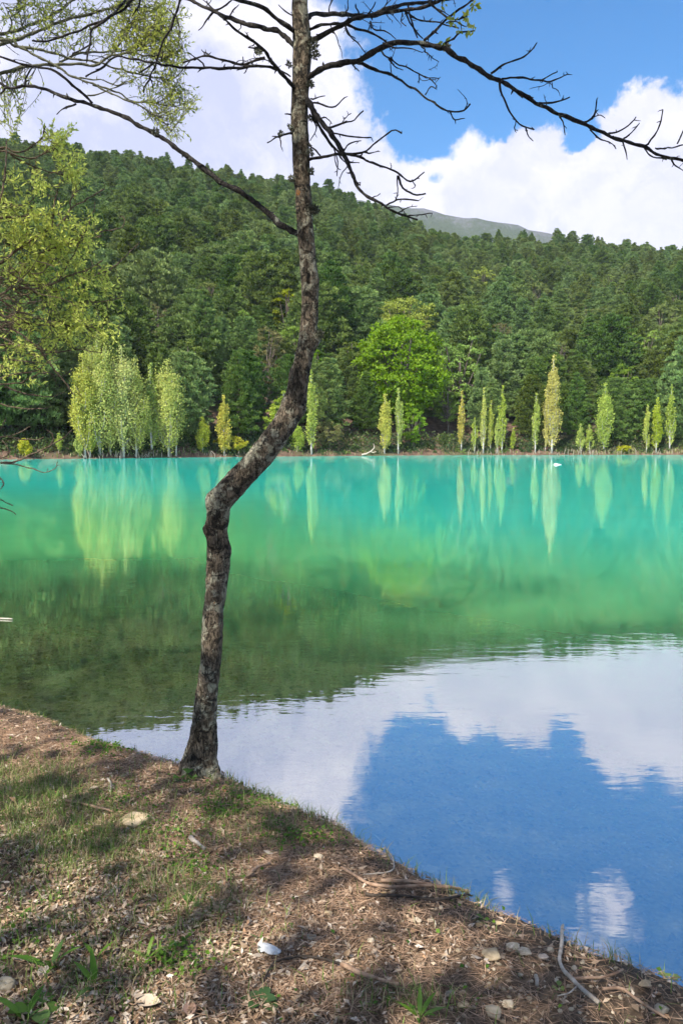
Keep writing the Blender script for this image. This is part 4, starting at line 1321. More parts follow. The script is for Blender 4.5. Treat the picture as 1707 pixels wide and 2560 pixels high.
# ------------------------------------------------------------------ willows reaching in from the left
def leafy_tree(name, label, cat, root, stems, limbs, regions, ntwig, Yr, bark, cols, leaf, seed, trunk_r, leaf_gap=0.021, bare_regions=(), nbare=0, jitter=0.5, wr=0.34, top=None):
    """root (x, y) of the trunk; limbs are (pixel points, d0, d1, Y0, Y1); twigs with leaves fill the elliptical regions"""
    rng = np.random.default_rng(seed)
    rz = float(ground_z(root[0], root[1]))
    off = np.array([root[0], root[1], rz])
    o = thing(name, label, cat, tuple(off))
    mb = MB()
    for st in stems:
        c = crooked(np.array(st, float), 0.06, 0.006, rng)
        mb.add(*tube(c, np.linspace(trunk_r, trunk_r * 0.45, len(c)), 10))
    link('trunk', mb.build('trunk', bark, True), o)
    bp, bw = [], []
    for (pts, d0, d1, Y0, Y1) in limbs:
        branch('branch', o, pts, d0, d1, Y0, Y1, bark, 1.5, True, off, 0.004, rng)
        c = resample(px_curve(pts, Y0, Y1), 0.04)
        bp.append(c)
    bp = np.concatenate(bp)
    bx, by = to_pix(bp)
    reg = np.array([r[:4] for r in regions], float)
    wts = np.array([r[4] for r in regions], float)
    k = rng.choice(len(reg), ntwig, p=wts / wts.sum())
    a, q = rng.uniform(0, 6.283, ntwig), np.sqrt(rng.uniform(0, 1, ntwig))
    tx, ty = reg[k, 0] + reg[k, 2] * q * np.cos(a), reg[k, 1] + reg[k, 3] * q * np.sin(a)
    twig_mb, LC, LA, LN, LL, LT = MB(), [], [], [], [], []
    for x, y in zip(tx, ty):
        d2 = (bx - x) ** 2 + (by - y) ** 2
        near = np.argsort(d2)[:14]
        i = int(rng.choice(near))
        p0 = bp[i]
        p1 = at_depth(x, y, p0[1] + rng.normal(0, 0.10) * jitter * 2)
        ln = np.linalg.norm(p1 - p0)
        if ln > 0.55:
            p0 = p1 + (p0 - p1) * 0.55 / ln
        mid = (p0 + p1) / 2 + rng.normal(0, 0.09, 3) * min(ln, 0.5)
        ext = p1 + unit(p1 - mid) * rng.uniform(0.03, 0.10)
        c = crooked(np.array([p0, mid, p1, ext]), 0.02, 0.0022, rng)
        twig_mb.add(*tube(c - off, np.linspace(0.0026, 0.0010, len(c)), 3, False))
        s0 = max(1, int(len(c) * 0.25))
        for j in range(s0, len(c)):
            for m in range(max(1, int(0.02 / leaf_gap + rng.uniform(0, 1)))):
                t = unit(c[j] - c[j - 1])
                LC.append(c[j] + rng.normal(0, 0.003, 3))
                LA.append(t * 0.75 + rng.normal(0, 0.6, 3))
                LN.append(rng.normal(0, 1, 3) + np.array([0, -0.4, 0.7]))
                LL.append(rng.uniform(0.55, 1.25) * leaf)
                LT.append(rng.uniform(0, 1))
    for _ in range(nbare):
        r = bare_regions[int(rng.integers(0, len(bare_regions)))]
        x, y = rng.uniform(r[0], r[1]), rng.uniform(r[2], r[3])
        p0 = at_depth(x, y, Yr + rng.normal(0, 0.25))
        d = np.array([rng.uniform(0.3, 1.0), rng.normal(0, 0.35), rng.normal(-0.02, 0.35)])
        p = np.array([p0, p0 + d * 0.12, p0 + d * 0.25 + rng.normal(0, 0.04, 3), p0 + d * 0.36 + rng.normal(0, 0.06, 3)])
        c = crooked(p, 0.03, 0.003, rng)
        twig_mb.add(*tube(c - off, np.linspace(0.0042, 0.0012, len(c)), 4, False))
    link('twigs', twig_mb.build('twigs', bark, True), o)
    LC, LA, LN, LL, LT = np.array(LC), np.array(LA), np.array(LN), np.array(LL), np.array(LT)[:, None]
    V, F = leaf_cards(LC - off, LA, LN, LL, LL * wr)
    link('leaves', mesh('leaves', V, F, M_WILLOW, False, np.repeat(np.array(cols[0]) * (1 - LT) + np.array(cols[1]) * LT, 4, 0)), o)
    if top:                                              # unseen leaf layer high above the view, added to shade the lake
        cx_, cy_, cz_, rx_, ry_, rz_, nc_ = top
        d = rnd_dir(nc_, rng) * (rng.uniform(0.2, 1, (nc_, 1)) ** 0.45)
        cc_ = np.array([cx_, cy_, cz_]) + d * np.array([rx_, ry_, rz_])
        idx = np.repeat(np.arange(nc_), 46)
        C_ = cc_[idx] + rng.normal(0, 0.26, (len(idx), 3))
        ln = rng.uniform(0.07, 0.14, len(idx))
        V, F = leaf_cards(C_ - off, rng.normal(0, 1, C_.shape), rng.normal(0, 0.6, C_.shape) + np.array([0, 0, 1]), ln, ln * 0.5)
        t = rng.uniform(0, 1, (len(idx), 1))
        link('crown', mesh('shade_crown', V, F, M_WILLOW, False, np.repeat(np.array(cols[0]) * (1 - t) + np.array(cols[1]) * t, 4, 0)), o)
        lm = MB()
        for c_ in cc_[::6]:
            s_ = np.array([root[0], root[1], rz + rng.uniform(2.8, 5.0)])
            lm.add(*tube(resample([s_, (s_ + c_) / 2 + np.array([0, 0, 0.4]), c_], 0.25) - off, 0.018, 4, False))
        link('shade_limbs', lm.build('shade_limbs', bark, True), o)
    return o


WY = 5.4
wroot = (-3.75, 5.0)
wlimbs = [
    ([(-420, 330), (-200, 250)] + Z7((0, 560), (140, 515), (280, 490), (450, 490), (600, 490), (740, 485), (830, 420), (950, 400), (1100, 370)), 16, 4, WY - 0.3, WY),
    ([(-420, 300), (-220, 170)] + Z7((0, 345), (100, 305), (230, 255), (350, 210), (500, 145), (640, 115), (800, 70), (950, 20), (1050, -60)), 13, 5, WY - 0.2, WY + 0.2),
    ([(-420, 200), (-220, 110)] + Z7((0, 300), (100, 340), (210, 360), (350, 385), (480, 425), (620, 450), (750, 470), (900, 520), (1100, 570), (1300, 600)), 11, 3, WY - 0.3, WY + 0.1),
    ([(-300, 60)] + Z7((0, 290), (140, 350), (300, 430), (420, 490), (500, 545), (580, 590), (700, 630), (800, 680), (940, 750), (1060, 800), (1130, 850), (1250, 930), (1290, 990)), 9, 3, WY - 0.2, WY - 0.1),
    ([(-420, 60), (-200, 80)] + Z7((0, 255), (60, 245), (170, 215), (300, 165), (400, 110), (490, 50), (560, 0), (620, -60)), 9, 6, WY, WY + 0.3),
    (Z7((580, 590), (760, 600), (900, 640), (1060, 575)), 4, 2, WY - 0.1, WY), (Z7((660, 718), (780, 700), (900, 650), (1000, 610)), 4, 2, WY - 0.1, WY),
    (Z7((450, 470), (600, 400), (760, 390), (900, 385), (1050, 350), (1180, 290)), 6, 3, WY, WY + 0.2), (Z7((700, 640), (880, 690), (1000, 760), (1180, 780), (1300, 800), (1400, 780)), 5, 2, WY, WY + 0.1),
    (Z7((830, 430), (920, 300), (1000, 180), (1080, 60)), 5, 2, WY, WY + 0.2), (Z7((950, 400), (1100, 300), (1220, 220), (1330, 200)), 4, 2, WY, WY + 0.1),
    (Z7((950, 400), (1120, 420), (1260, 430), (1380, 360)), 4, 2, WY, WY - 0.1), (Z7((350, 215), (420, 260), (500, 300), (560, 380)), 4, 2, WY, WY),
    (Z7((180, 240), (160, 150), (130, 60), (150, -20)), 4, 2, WY, WY), (Z7((60, 245), (90, 180), (60, 90), (20, 20)), 4, 2, WY, WY),
]
wreg = [(385, 80, 45, 70, 3.2), (345, 60, 40, 60, 2.2), (310, 40, 40, 45, 1.6), (430, 120, 35, 50, 2.2), (370, 130, 50, 40, 1.6), (300, 110, 45, 40, 1.2), (420, 30, 35, 40, 1.4),
        (400, 235, 50, 35, 1.3), (455, 255, 30, 25, 1.0), (435, 200, 30, 40, 0.8), (430, 320, 22, 30, 0.7), (390, 290, 35, 25, 0.6), (340, 190, 45, 30, 0.7), (240, 60, 50, 50, 1.0),
        (160, 70, 50, 45, 0.9), (80, 30, 55, 30, 1.0), (40, 60, 45, 40, 0.7), (150, 100, 60, 30, 0.7), (110, 10, 60, 25, 0.8), (25, 250, 26, 45, 0.6), (35, 310, 24, 30, 0.5)]
leafy_tree('willow_tree', 'grey green young leaved willow boughs hanging into the top left corner', 'willow', wroot,
           [[(0, 0, -0.2), (0.05, 0.1, 1.2), (-0.05, 0.15, 2.6), (0.1, 0.2, 3.9), (0.0, 0.2, 5.4)], [(0, 0.1, 1.8), (0.15, 0.2, 2.9), (0.35, 0.25, 3.7)]], wlimbs, wreg, 760, WY, M_WILLOWBARK,
           ((0.25, 0.31, 0.055), (0.52, 0.56, 0.12)), 0.030, 11, 0.13, 0.019, top=(-4.4, 3.5, 9.3, 4.2, 2.0, 0.8, 110))  # top: flat leaf layer out of view, shaped to shade the water

BY = 6.3
broot = (-4.3, 5.7)
blimbs = [
    ([(-420, 1200), (-200, 850)] + Z5((0, 1720), (120, 1645), (300, 1655), (450, 1640), (560, 1590), (700, 1520), (850, 1470), (1000, 1380)), 12, 3, BY - 0.4, BY),
    (Z5((480, 1690), (700, 1640), (900, 1540), (1050, 1480), (1180, 1380), (1300, 1260), (1370, 1210)), 5, 2, BY, BY + 0.2),
    ([(-300, 800), (-120, 690)] + Z5((0, 1400), (200, 1250), (430, 1110), (560, 1040), (650, 940), (700, 870), (850, 780), (1020, 680)), 10, 3, BY - 0.3, BY + 0.1),
    (Z5((700, 870), (690, 800), (740, 720), (800, 670)), 4, 2, BY, BY),
    ([(-300, 500), (-150, 400)] + Z5((0, 270), (120, 310), (240, 310), (330, 240), (410, 170), (450, 60)), 7, 3, BY - 0.2, BY),
    (Z5((0, 270), (100, 330), (220, 370), (330, 380), (440, 330), (560, 290)), 5, 3, BY - 0.1, BY + 0.1),
    ([(-200, 400)] + Z5((0, 310), (150, 370), (300, 440), (450, 500), (600, 530), (700, 590), (790, 620)), 7, 2, BY - 0.2, BY + 0.2),
    (Z5((-20, 860), (10, 760), (40, 620), (65, 400), (60, 200)), 6, 3, BY - 0.3, BY - 0.2), (Z5((0, 960), (200, 945), (430, 925), (620, 920)), 5, 2, BY - 0.2, BY),
    (Z5((760, 1180), (850, 1080), (890, 960), (930, 860), (935, 800)), 4, 2, BY, BY), (Z5((980, 1100), (1120, 1075), (1200, 1050), (1225, 980), (1190, 940)), 3, 2, BY, BY + 0.1),
    (Z5((510, 1080), (520, 980), (530, 850), (560, 700), (600, 560)), 5, 2, BY, BY), (Z5((0, 860), (120, 850), (250, 830), (330, 780)), 4, 2, BY, BY),
    (Z5((60, 1240), (250, 1130), (290, 940), (340, 800)), 4, 2, BY, BY), (Z5((400, 1300), (640, 1230), (830, 1180), (1000, 1130)), 4, 2, BY, BY), (Z5((560, 1590), (680, 1400), (760, 1250), (800, 1150)), 4, 2, BY, BY),
    (Z5((0, 1540), (250, 1480), (480, 1400), (620, 1330)), 5, 2, BY, BY), (Z5((700, 1790), (900, 1790), (1060, 1770), (1200, 1740)), 4, 2, BY, BY + 0.1),
    ([(-300, 900), (-150, 800)] + Z6((0, 90), (120, 160), (250, 250), (360, 340), (430, 410), (480, 490), (560, 590), (640, 690), (720, 800)), 8, 3, BY - 0.4, BY - 0.1),
    ([(-250, 1020), (-100, 970)] + Z6((0, 660), (150, 610), (300, 590), (420, 540), (480, 490), (530, 400)), 8, 3, BY - 0.3, BY),
    ([(-250, 1040), (-100, 980)] + Z6((0, 715), (200, 690), (300, 650), (450, 590), (600, 630), (720, 570)), 8, 2, BY - 0.3, BY), (Z6((50, 730), (120, 760), (300, 810), (500, 830), (620, 790)), 5, 2, BY - 0.2, BY),
    (Z6((0, 900), (200, 940), (400, 945), (500, 920)), 4, 2, BY, BY), (Z6((0, 20), (250, 110), (450, 130), (650, 130), (900, 150), (1000, 130)), 5, 2, BY - 0.1, BY), (Z6((0, 320), (250, 330), (500, 390), (800, 375), (1000, 400)), 5, 2, BY, BY),
    ([(-200, 1180), (-80, 1165)] + Z6((0, 1485), (140, 1470), (250, 1420), (380, 1370), (500, 1305), (620, 1240), (710, 1165)), 7, 3, BY - 0.5, BY - 0.4), (Z6((500, 1305), (525, 1250), (510, 1185), (460, 1150)), 4, 2, BY - 0.4, BY - 0.4),
    ([(-80, 1098)] + Z6((0, 1220), (100, 1215), (200, 1180), (300, 1125)), 5, 2, BY - 0.4, BY - 0.4), (Z6((90, 1225), (230, 1250), (380, 1250), (435, 1230)), 4, 2, BY - 0.4, BY - 0.4),
    (Z6((-20, 1478), (130, 1490), (300, 1530), (450, 1570), (530, 1545), (560, 1480)), 4, 2, BY - 0.5, BY - 0.4), ([(-60, 1248)] + Z6((0, 1835), (60, 1870), (130, 1895)), 4, 2, BY - 0.5, BY - 0.5),
    ([(-60, 1262)] + Z6((0, 1915), (100, 1940), (160, 1975)), 4, 2, BY - 0.5, BY - 0.5), ([(-60, 1100)] + Z6((0, 1150), (25, 1110), (50, 1060)), 4, 2, BY - 0.5, BY - 0.5),
    (Z6((20, 1260), (60, 1300), (90, 1340), (75, 1400), (0, 1435), (-40, 1440)), 4, 2, BY - 0.5, BY - 0.5), (Z6((-30, 1590), (30, 1650), (40, 1700), (0, 1740)), 4, 2, BY - 0.5, BY - 0.5),
]
breg = [(60, 560, 75, 55, 3.0), (130, 590, 80, 70, 3.2), (60, 660, 75, 55, 2.6), (185, 620, 60, 60, 2.0), (130, 700, 100, 55, 2.6), (215, 560, 35, 30, 0.5), (235, 720, 50, 30, 0.9), (175, 400, 32, 40, 1.0),
        (190, 450, 22, 25, 0.5), (95, 460, 20, 28, 0.5), (35, 440, 18, 28, 0.4), (120, 830, 95, 50, 1.9), (60, 900, 60, 40, 1.0), (180, 830, 60, 35, 1.0), (268, 830, 38, 30, 0.7), (100, 930, 55, 30, 0.6),
        (255, 690, 22, 30, 0.4), (285, 760, 30, 18, 0.4), (215, 790, 60, 30, 0.9), (120, 340, 22, 32, 0.5), (150, 330, 30, 20, 0.4), (10, 530, 30, 40, 1.0), (40, 800, 45, 40, 0.7), (160, 760, 70, 30, 1.0), (15, 370, 15, 30, 0.3)]
leafy_tree('willow_bush', 'sunlit yellow green willow bush with tangled twigs at the left edge', 'willow', broot,
           [[(0, 0, -0.2), (0.1, 0.1, 0.9), (0.25, 0.2, 1.9), (0.3, 0.25, 3.0), (0.35, 0.3, 4.2)], [(0.05, 0.05, 0.4), (0.45, 0.2, 1.0), (0.8, 0.25, 1.7), (0.9, 0.3, 2.6)], [(0, 0.1, 0.2), (0.5, 0.25, 0.8), (0.95, 0.3, 1.35)]],
           blimbs, breg, 620, BY, M_BUSHBARK, ((0.40, 0.48, 0.03), (0.72, 0.76, 0.08)), 0.043, 13, 0.07, 0.017, [(-60, 110, 640, 830), (-60, 80, 780, 900), (-40, 60, 660, 780)], 150, 0.6, 0.40, (-9.2, 4.4, 8.8, 3.8, 2.2, 1.0, 140))  # last tuple: unseen leaf layer apart from the bush, added to shade the left water

# ------------------------------------------------------------------ far shore details
def lathe_blob(seed, n=2):
    """low stone: subdivided icosahedron"""
    t = (1 + 5 ** 0.5) / 2
    V = [(-1, t, 0), (1, t, 0), (-1, -t, 0), (1, -t, 0), (0, -1, t), (0, 1, t), (0, -1, -t), (0, 1, -t), (t, 0, -1), (t, 0, 1), (-t, 0, -1), (-t, 0, 1)]
    F = [(0, 11, 5), (0, 5, 1), (0, 1, 7), (0, 7, 10), (0, 10, 11), (1, 5, 9), (5, 11, 4), (11, 10, 2), (10, 7, 6), (7, 1, 8), (3, 9, 4), (3, 4, 2), (3, 2, 6), (3, 6, 8),
         (3, 8, 9), (4, 9, 5), (2, 4, 11), (6, 2, 10), (8, 6, 7), (9, 8, 1)]
    V = [np.array(v, float) / np.linalg.norm(v) for v in V]
    for _ in range(n):
        cache, F2 = {}, []

        def mid(a, b):
            k = (min(a, b), max(a, b))
            if k not in cache:
                m = V[a] + V[b]
                V.append(m / np.linalg.norm(m))
                cache[k] = len(V) - 1
            return cache[k]
        for a, b, c in F:
            ab, bc, ca = mid(a, b), mid(b, c), mid(c, a)
            F2 += [(a, ab, ca), (b, bc, ab), (c, ca, bc), (ab, bc, ca)]
        F = F2
    return np.array(V), np.array(F)


ICO0, ICO1, ICO2 = lathe_blob(0, 0), lathe_blob(0, 1), lathe_blob(0, 2)
SR = np.random.default_rng(5)

# bleached driftwood and the white float
def px_tube(mb, pts, Y, d0, d1, sides=5, off=np.zeros(3)):
    c = crooked(px_curve(pts, Y, Y), 0.12, 0.02, SR)
    mb.add(*tube(c - off, np.linspace(d0, d1, len(c)) / 2 * Y / FPX, sides))


dY = float(far_shore((920 - 853.5) / FPX)) - 0.6
dp = at_depth(905, 1137, dY)
mb = MB()
px_tube(mb, [(904, 1137), (918, 1133), (928, 1127), (936, 1119)], dY, 5, 2, off=dp)
px_tube(mb, [(926, 1128), (932, 1131), (940, 1129)], dY, 3, 1.5, off=dp)
px_tube(mb, [(934, 1122), (935, 1115), (933, 1109)], dY, 2.5, 1.2, off=dp)
thing('driftwood', 'bleached forked branch lying at the far waterline right of the trunk', 'driftwood', tuple(dp), data=mb.build('driftwood', M_STICKPALE, True))
fp = at_level(1391, 1162, 0.0)
V = ICO2[0] * np.array([0.34, 0.16, 0.07]) + np.array([0, 0, 0.03])
V[:, 2] += 0.06 * np.exp(-((V[:, 0] + 0.12) ** 2) / 0.02) * (V[:, 2] > 0)
V[:, 0] += np.where(V[:, 0] > 0.2, (V[:, 0] - 0.2) * 0.9, 0)
V[:, 2] *= 0.9 + 0.3 * fbm(V * 6, 2, 3)
thing('white_float', 'small white floating object on the turquoise water below the tallest golden poplar', 'float', tuple(fp), data=mesh('white_float', V, ICO2[1], M_WHITE, True))

# dry grass and dead stems along the far waterline
def blades(C, H, Wd, lean, rng, cols, bend=0.5):
    n = len(C)
    a = rng.uniform(0, 6.283, n)
    d = np.stack([np.cos(a), np.sin(a), np.zeros(n)], 1)
    s = np.stack([-np.sin(a), np.cos(a), np.zeros(n)], 1)
    H = np.broadcast_to(H, (n,))[:, None]
    Wd = np.broadcast_to(Wd, (n,))[:, None]
    ln = (np.abs(rng.normal(lean, lean * 0.6, n)))[:, None]
    up = np.array([0, 0, 1.0])
    p0 = C
    p1 = C + up * H * 0.5 + d * H * ln * 0.25
    p2 = C + up * H * (0.92 - 0.25 * np.clip(ln, 0, 1.2)) + d * H * ln * (0.5 + bend * 0.5)
    V = np.stack([p0 - s * Wd * .5, p0 + s * Wd * .5, p1 - s * Wd * .42, p1 + s * Wd * .42, p2], 1).reshape(-1, 3)
    i = np.arange(n)[:, None] * 5
    F = np.concatenate([i + np.array([[0, 1, 3]]), i + np.array([[0, 3, 2]]), i + np.array([[2, 3, 4]])])
    t = rng.uniform(0, 1, (n, 1))
    col = np.repeat(np.array(cols[0]) * (1 - t) + np.array(cols[1]) * t, 5, 0)
    return V, F, col


n = 2600
uu = np.where(SR.uniform(0, 1, n) < 0.45, SR.uniform(0.30, 0.47, n), SR.uniform(-0.5, 0.5, n))
yy = far_shore(uu) + np.abs(SR.normal(0, 1.8, n)) + 0.15
C = np.stack([uu * yy, yy, hill_z(uu, yy) - 0.05], 1)
V, F, col = blades(C, SR.uniform(0.3, 1.0, n), 0.12, 0.4, SR, ((0.20, 0.17, 0.09), (0.42, 0.35, 0.21)))
g = SR.uniform(0, 1, n) < 0.35
col[np.repeat(g, 5)] *= np.array([0.45, 0.75, 0.3])
link('shore_grass', mesh('shore_grass', V, F, M_LITTER, False, col), kind='stuff', category='grass', label='dry straw coloured grass along the far waterline')
mb = MB()
for k in range(110):
    u = SR.choice([SR.uniform(0.16, 0.33), SR.uniform(-0.33, -0.21), SR.uniform(0.33, 0.44), SR.uniform(-0.17, -0.13)], p=[0.5, 0.25, 0.15, 0.1])
    y = float(far_shore(u)) + SR.uniform(-0.7, 0.8)
    h = SR.uniform(0.4, 1.7)
    b = np.array([u * y, y, -0.2])
    mb.add(*tube(np.array([b, b + [SR.normal(0, 0.08), 0, h * 0.5], b + [SR.normal(0, 0.2), SR.normal(0, 0.1), h]]), [0.05, 0.04, 0.02], 4))
link('dead_stems', mb.build('dead_stems', M_STICKPALE, True), kind='stuff', category='stems', label='pale dead stems standing in the far shallows between the poplars')

# ------------------------------------------------------------------ near bank: litter, grass, stones
GR = np.random.default_rng(9)


def scatter(n, blobs, base=0.0, xr=(-3.4, 2.2), yr=(1.25, 6.6), margin=0.03):
    """random spots on the bank, kept by a density made of ellipses (pixel cx, cy, rx, ry, weight)"""
    out = []
    tot = 0
    while tot < n:
        m = n * 3
        x, y = GR.uniform(*xr, m), GR.uniform(*yr, m)
        ys = np.interp(x, SHORE[:, 0], SHORE[:, 1])
        ok = y < ys - margin
        x, y = x[ok], y[ok]
        px, py = to_pix(np.stack([x, y, np.full_like(x, 0.1)], -1))
        w_ = np.full(len(x), base)
        for (cx, cy, rx, ry, k) in blobs:
            w_ += k * np.exp(-((px - cx) / rx) ** 2 - ((py - cy) / ry) ** 2)
        w_ *= 0.55 + 0.9 * fbm(np.stack([x, y], -1) * 4.0, 3, 61)
        keep = GR.uniform(0, 1, len(x)) < w_
        x, y = x[keep], y[keep]
        out.append(np.stack([x, y, ground_z(x, y)], 1))
        tot += len(x)
        if len(out) > 60:
            break
    return np.concatenate(out)[:n]


# dry leaves
P = scatter(30000, [(150, 2450, 520, 320, 0.75), (450, 2300, 420, 200, 0.35), (150, 2150, 350, 160, 0.35), (700, 2500, 350, 200, 0.3), (1250, 2450, 300, 120, 0.06), (200, 1900, 300, 80, 0.2)], 0.035)
n = len(P)
ln = GR.uniform(0.012, 0.032, n) * np.where(GR.uniform(0, 1, n) < 0.08, 1.6, 1)
A = GR.normal(0, 1, (n, 3)) * np.array([1, 1, 0.30])
Nn = unit(GR.normal(0, 0.42, (n, 3)) + np.array([0, 0, 1]))
V, F = leaf_cards(P + np.array([0, 0, 0.004]) + GR.uniform(0, 0.012, (n, 1)) * np.array([0, 0, 1]), A, Nn, ln, ln * GR.uniform(0.25, 0.55, n), GR.uniform(-0.5, 0.6, (n, 1)))
pal = np.array([(0.58, 0.43, 0.29), (0.44, 0.30, 0.18), (0.25, 0.15, 0.08), (0.68, 0.56, 0.43), (0.13, 0.08, 0.045), (0.50, 0.28, 0.14), (0.38, 0.29, 0.21)])
col = pal[GR.choice(len(pal), n, p=[0.24, 0.2, 0.16, 0.14, 0.1, 0.06, 0.1])] * GR.uniform(0.75, 1.2, (n, 1))
link('leaf_litter', mesh('leaf_litter', V, F, M_LITTER, False, np.repeat(col, 4, 0)), kind='stuff', category='leaf litter', label='small pale dry leaves strewn over the near bank')

# pine needles
P = scatter(42000, [(180, 1880, 330, 80, 0.9), (600, 2130, 300, 130, 0.5), (780, 2280, 350, 150, 0.5), (1150, 2480, 420, 130, 0.30), (750, 2530, 300, 70, 0.5), (420, 2050, 260, 80, 0.4)], 0.06)
n = len(P)
a = GR.uniform(0, 6.283, n)
A = np.stack([np.cos(a), np.sin(a), GR.normal(0, 0.12, n)], 1)
ln = GR.uniform(0.04, 0.11, n)
V, F = leaf_cards(P - A * ln[:, None] * 0.5 + np.array([0, 0, 0.008]) + GR.uniform(0, 0.014, (n, 1)) * np.array([0, 0, 1]), A, np.tile([0, 0, 1.0], (n, 1)) + GR.normal(0, 0.5, (n, 3)), ln, GR.uniform(0.0014, 0.0026, n), 0.2)
t = GR.uniform(0, 1, (n, 1))
col = np.array([0.20, 0.11, 0.06]) * (1 - t) + np.array([0.66, 0.43, 0.27]) * t
link('pine_needle_litter', mesh('pine_needle_litter', V, F, M_LITTER, False, np.repeat(col, 4, 0)), kind='stuff', category='pine needles', label='reddish brown fallen pine needles matted over the near bank')

# twig crumbs
P = scatter(520, [(500, 2200, 500, 200, 0.4), (1150, 2450, 450, 150, 0.6), (200, 1890, 250, 70, 0.5)], 0.1)
mb = MB()
for p in P:
    a = GR.uniform(0, 6.283)
    L = GR.uniform(0.03, 0.16)
    d = np.array([math.cos(a), math.sin(a), 0])
    q = np.array([p - d * L / 2, p + GR.normal(0, 0.008, 3), p + d * L / 2])
    q[:, 2] = ground_z(q[:, 0], q[:, 1]) + 0.008
    r = GR.uniform(0.0012, 0.0032)
    mb.add(*tube(q, [r, r * 0.9, r * 0.6], 4), col=np.array([1, 1, 1]) * GR.uniform(0.5, 1.2))
link('twig_litter', mb.build('twig_litter', M_STICK, True), kind='stuff', category='twigs', label='short broken twigs scattered over the near bank')

# grass
P = scatter(13000, [(120, 2080, 210, 90, 0.9), (230, 2160, 120, 60, 0.8), (60, 1990, 130, 60, 0.9), (430, 2250, 130, 60, 0.7), (60, 2260, 160, 120, 0.35), (300, 2420, 260, 130, 0.22), (620, 2010, 160, 50, 0.3),
                    (720, 2080, 120, 40, 0.35), (560, 2110, 120, 50, 0.3), (1050, 2540, 90, 30, 0.9), (900, 2540, 120, 40, 0.3), (150, 2520, 260, 90, 0.3), (520, 2330, 120, 60, 0.3)], 0.015)
edge = []
for k in range(1500):                                    # fringe along the waterline
    i = GR.choice(len(_sp) - 1, p=np.array([5, 6, 6, 6, 4, 4, 7, 7, 6, 4, 3, 3, 3, 4, 3, 3, 3, 2], float) / 79)
    f = GR.uniform(0, 1)
    b = _sp[i] * (1 - f) + _sp[i + 1] * f
    b = b + np.array([-0.62, -0.78]) * abs(GR.normal(0.03, 0.06))
    edge.append((b[0], b[1], 0))
edge = np.array(edge)
edge = edge[vnoise(edge[:, :2] * 7, 4) > 0.42]
edge[:, 2] = ground_z(edge[:, 0], edge[:, 1])
P = np.vstack([P, edge])
n = len(P)
V, F, col = blades(P - np.array([0, 0, 0.004]), GR.uniform(0.025, 0.10, n), GR.uniform(0.0018, 0.0042, n), 0.75, GR, ((0.07, 0.15, 0.018), (0.24, 0.36, 0.05)), 0.6)
dry = GR.uniform(0, 1, n) < 0.30
col[np.repeat(dry, 5)] = np.array([0.40, 0.33, 0.16]) * np.repeat(GR.uniform(0.7, 1.3, (int(dry.sum()), 1)), 5, 0)
link('grass', mesh('grass', V, F, M_GRASS, False, col), kind='stuff', category='grass', label='thin green grass growing through the litter of the near bank')

# low creeping leaves
P = scatter(2600, [(440, 2455, 70, 40, 1.0), (545, 2045, 40, 20, 0.9), (480, 2180, 60, 25, 0.8), (420, 2110, 60, 30, 0.4), (300, 2030, 60, 20, 0.3), (700, 2100, 80, 30, 0.35), (260, 1880, 60, 22, 0.7), (610, 2000, 90, 25, 0.5),
                    (800, 2100, 60, 20, 0.4), (60, 2420, 100, 80, 0.15)], 0.004)
n = len(P)
A = GR.normal(0, 1, (n, 3)) * np.array([1, 1, 0.4])
ln = GR.uniform(0.010, 0.022, n)
V, F = leaf_cards(P + np.array([0, 0, 0.008]) + GR.uniform(0, 0.035, (n, 1)) * np.array([0, 0, 1]), A, unit(GR.normal(0, 0.5, (n, 3)) + np.array([0, 0, 1])), ln, ln * 0.8, 0.15)
t = GR.uniform(0, 1, (n, 1))
link('ground_cover', mesh('ground_cover', V, F, M_GRASS, False, np.repeat(np.array([0.05, 0.13, 0.02]) * (1 - t) + np.array([0.17, 0.30, 0.04]) * t, 4, 0)), kind='stuff', category='ground cover',
     label='small leaved green creeping herbs in patches on the near bank')


# gravel on the bank and pebbles on the shallow lake bed
def pebble_mesh(P, size, rng, name, cols, squash=(0.35, 0.7)):
    v0, f0 = ICO0
    n = len(P)
    sc = size[:, None] * np.stack([rng.uniform(0.7, 1.2, n), rng.uniform(0.55, 1.0, n), rng.uniform(*squash, n)], 1)
    a = rng.uniform(0, 6.283, n)
    jit = 1 + rng.normal(0, 0.12, (n, len(v0), 1))
    V = v0[None] * jit * sc[:, None]
    X = V[..., 0] * np.cos(a)[:, None] - V[..., 1] * np.sin(a)[:, None]
    Y = V[..., 0] * np.sin(a)[:, None] + V[..., 1] * np.cos(a)[:, None]
    V = np.stack([X, Y, V[..., 2]], -1) + P[:, None]
    F = (np.arange(n)[:, None, None] * len(v0) + f0[None]).reshape(-1, 3)
    col = np.asarray(cols)[rng.choice(len(cols), n)] * rng.uniform(0.7, 1.2, (n, 1))
    return mesh(name, V.reshape(-1, 3), F, M_STONE, False, np.repeat(col, len(v0), 0))


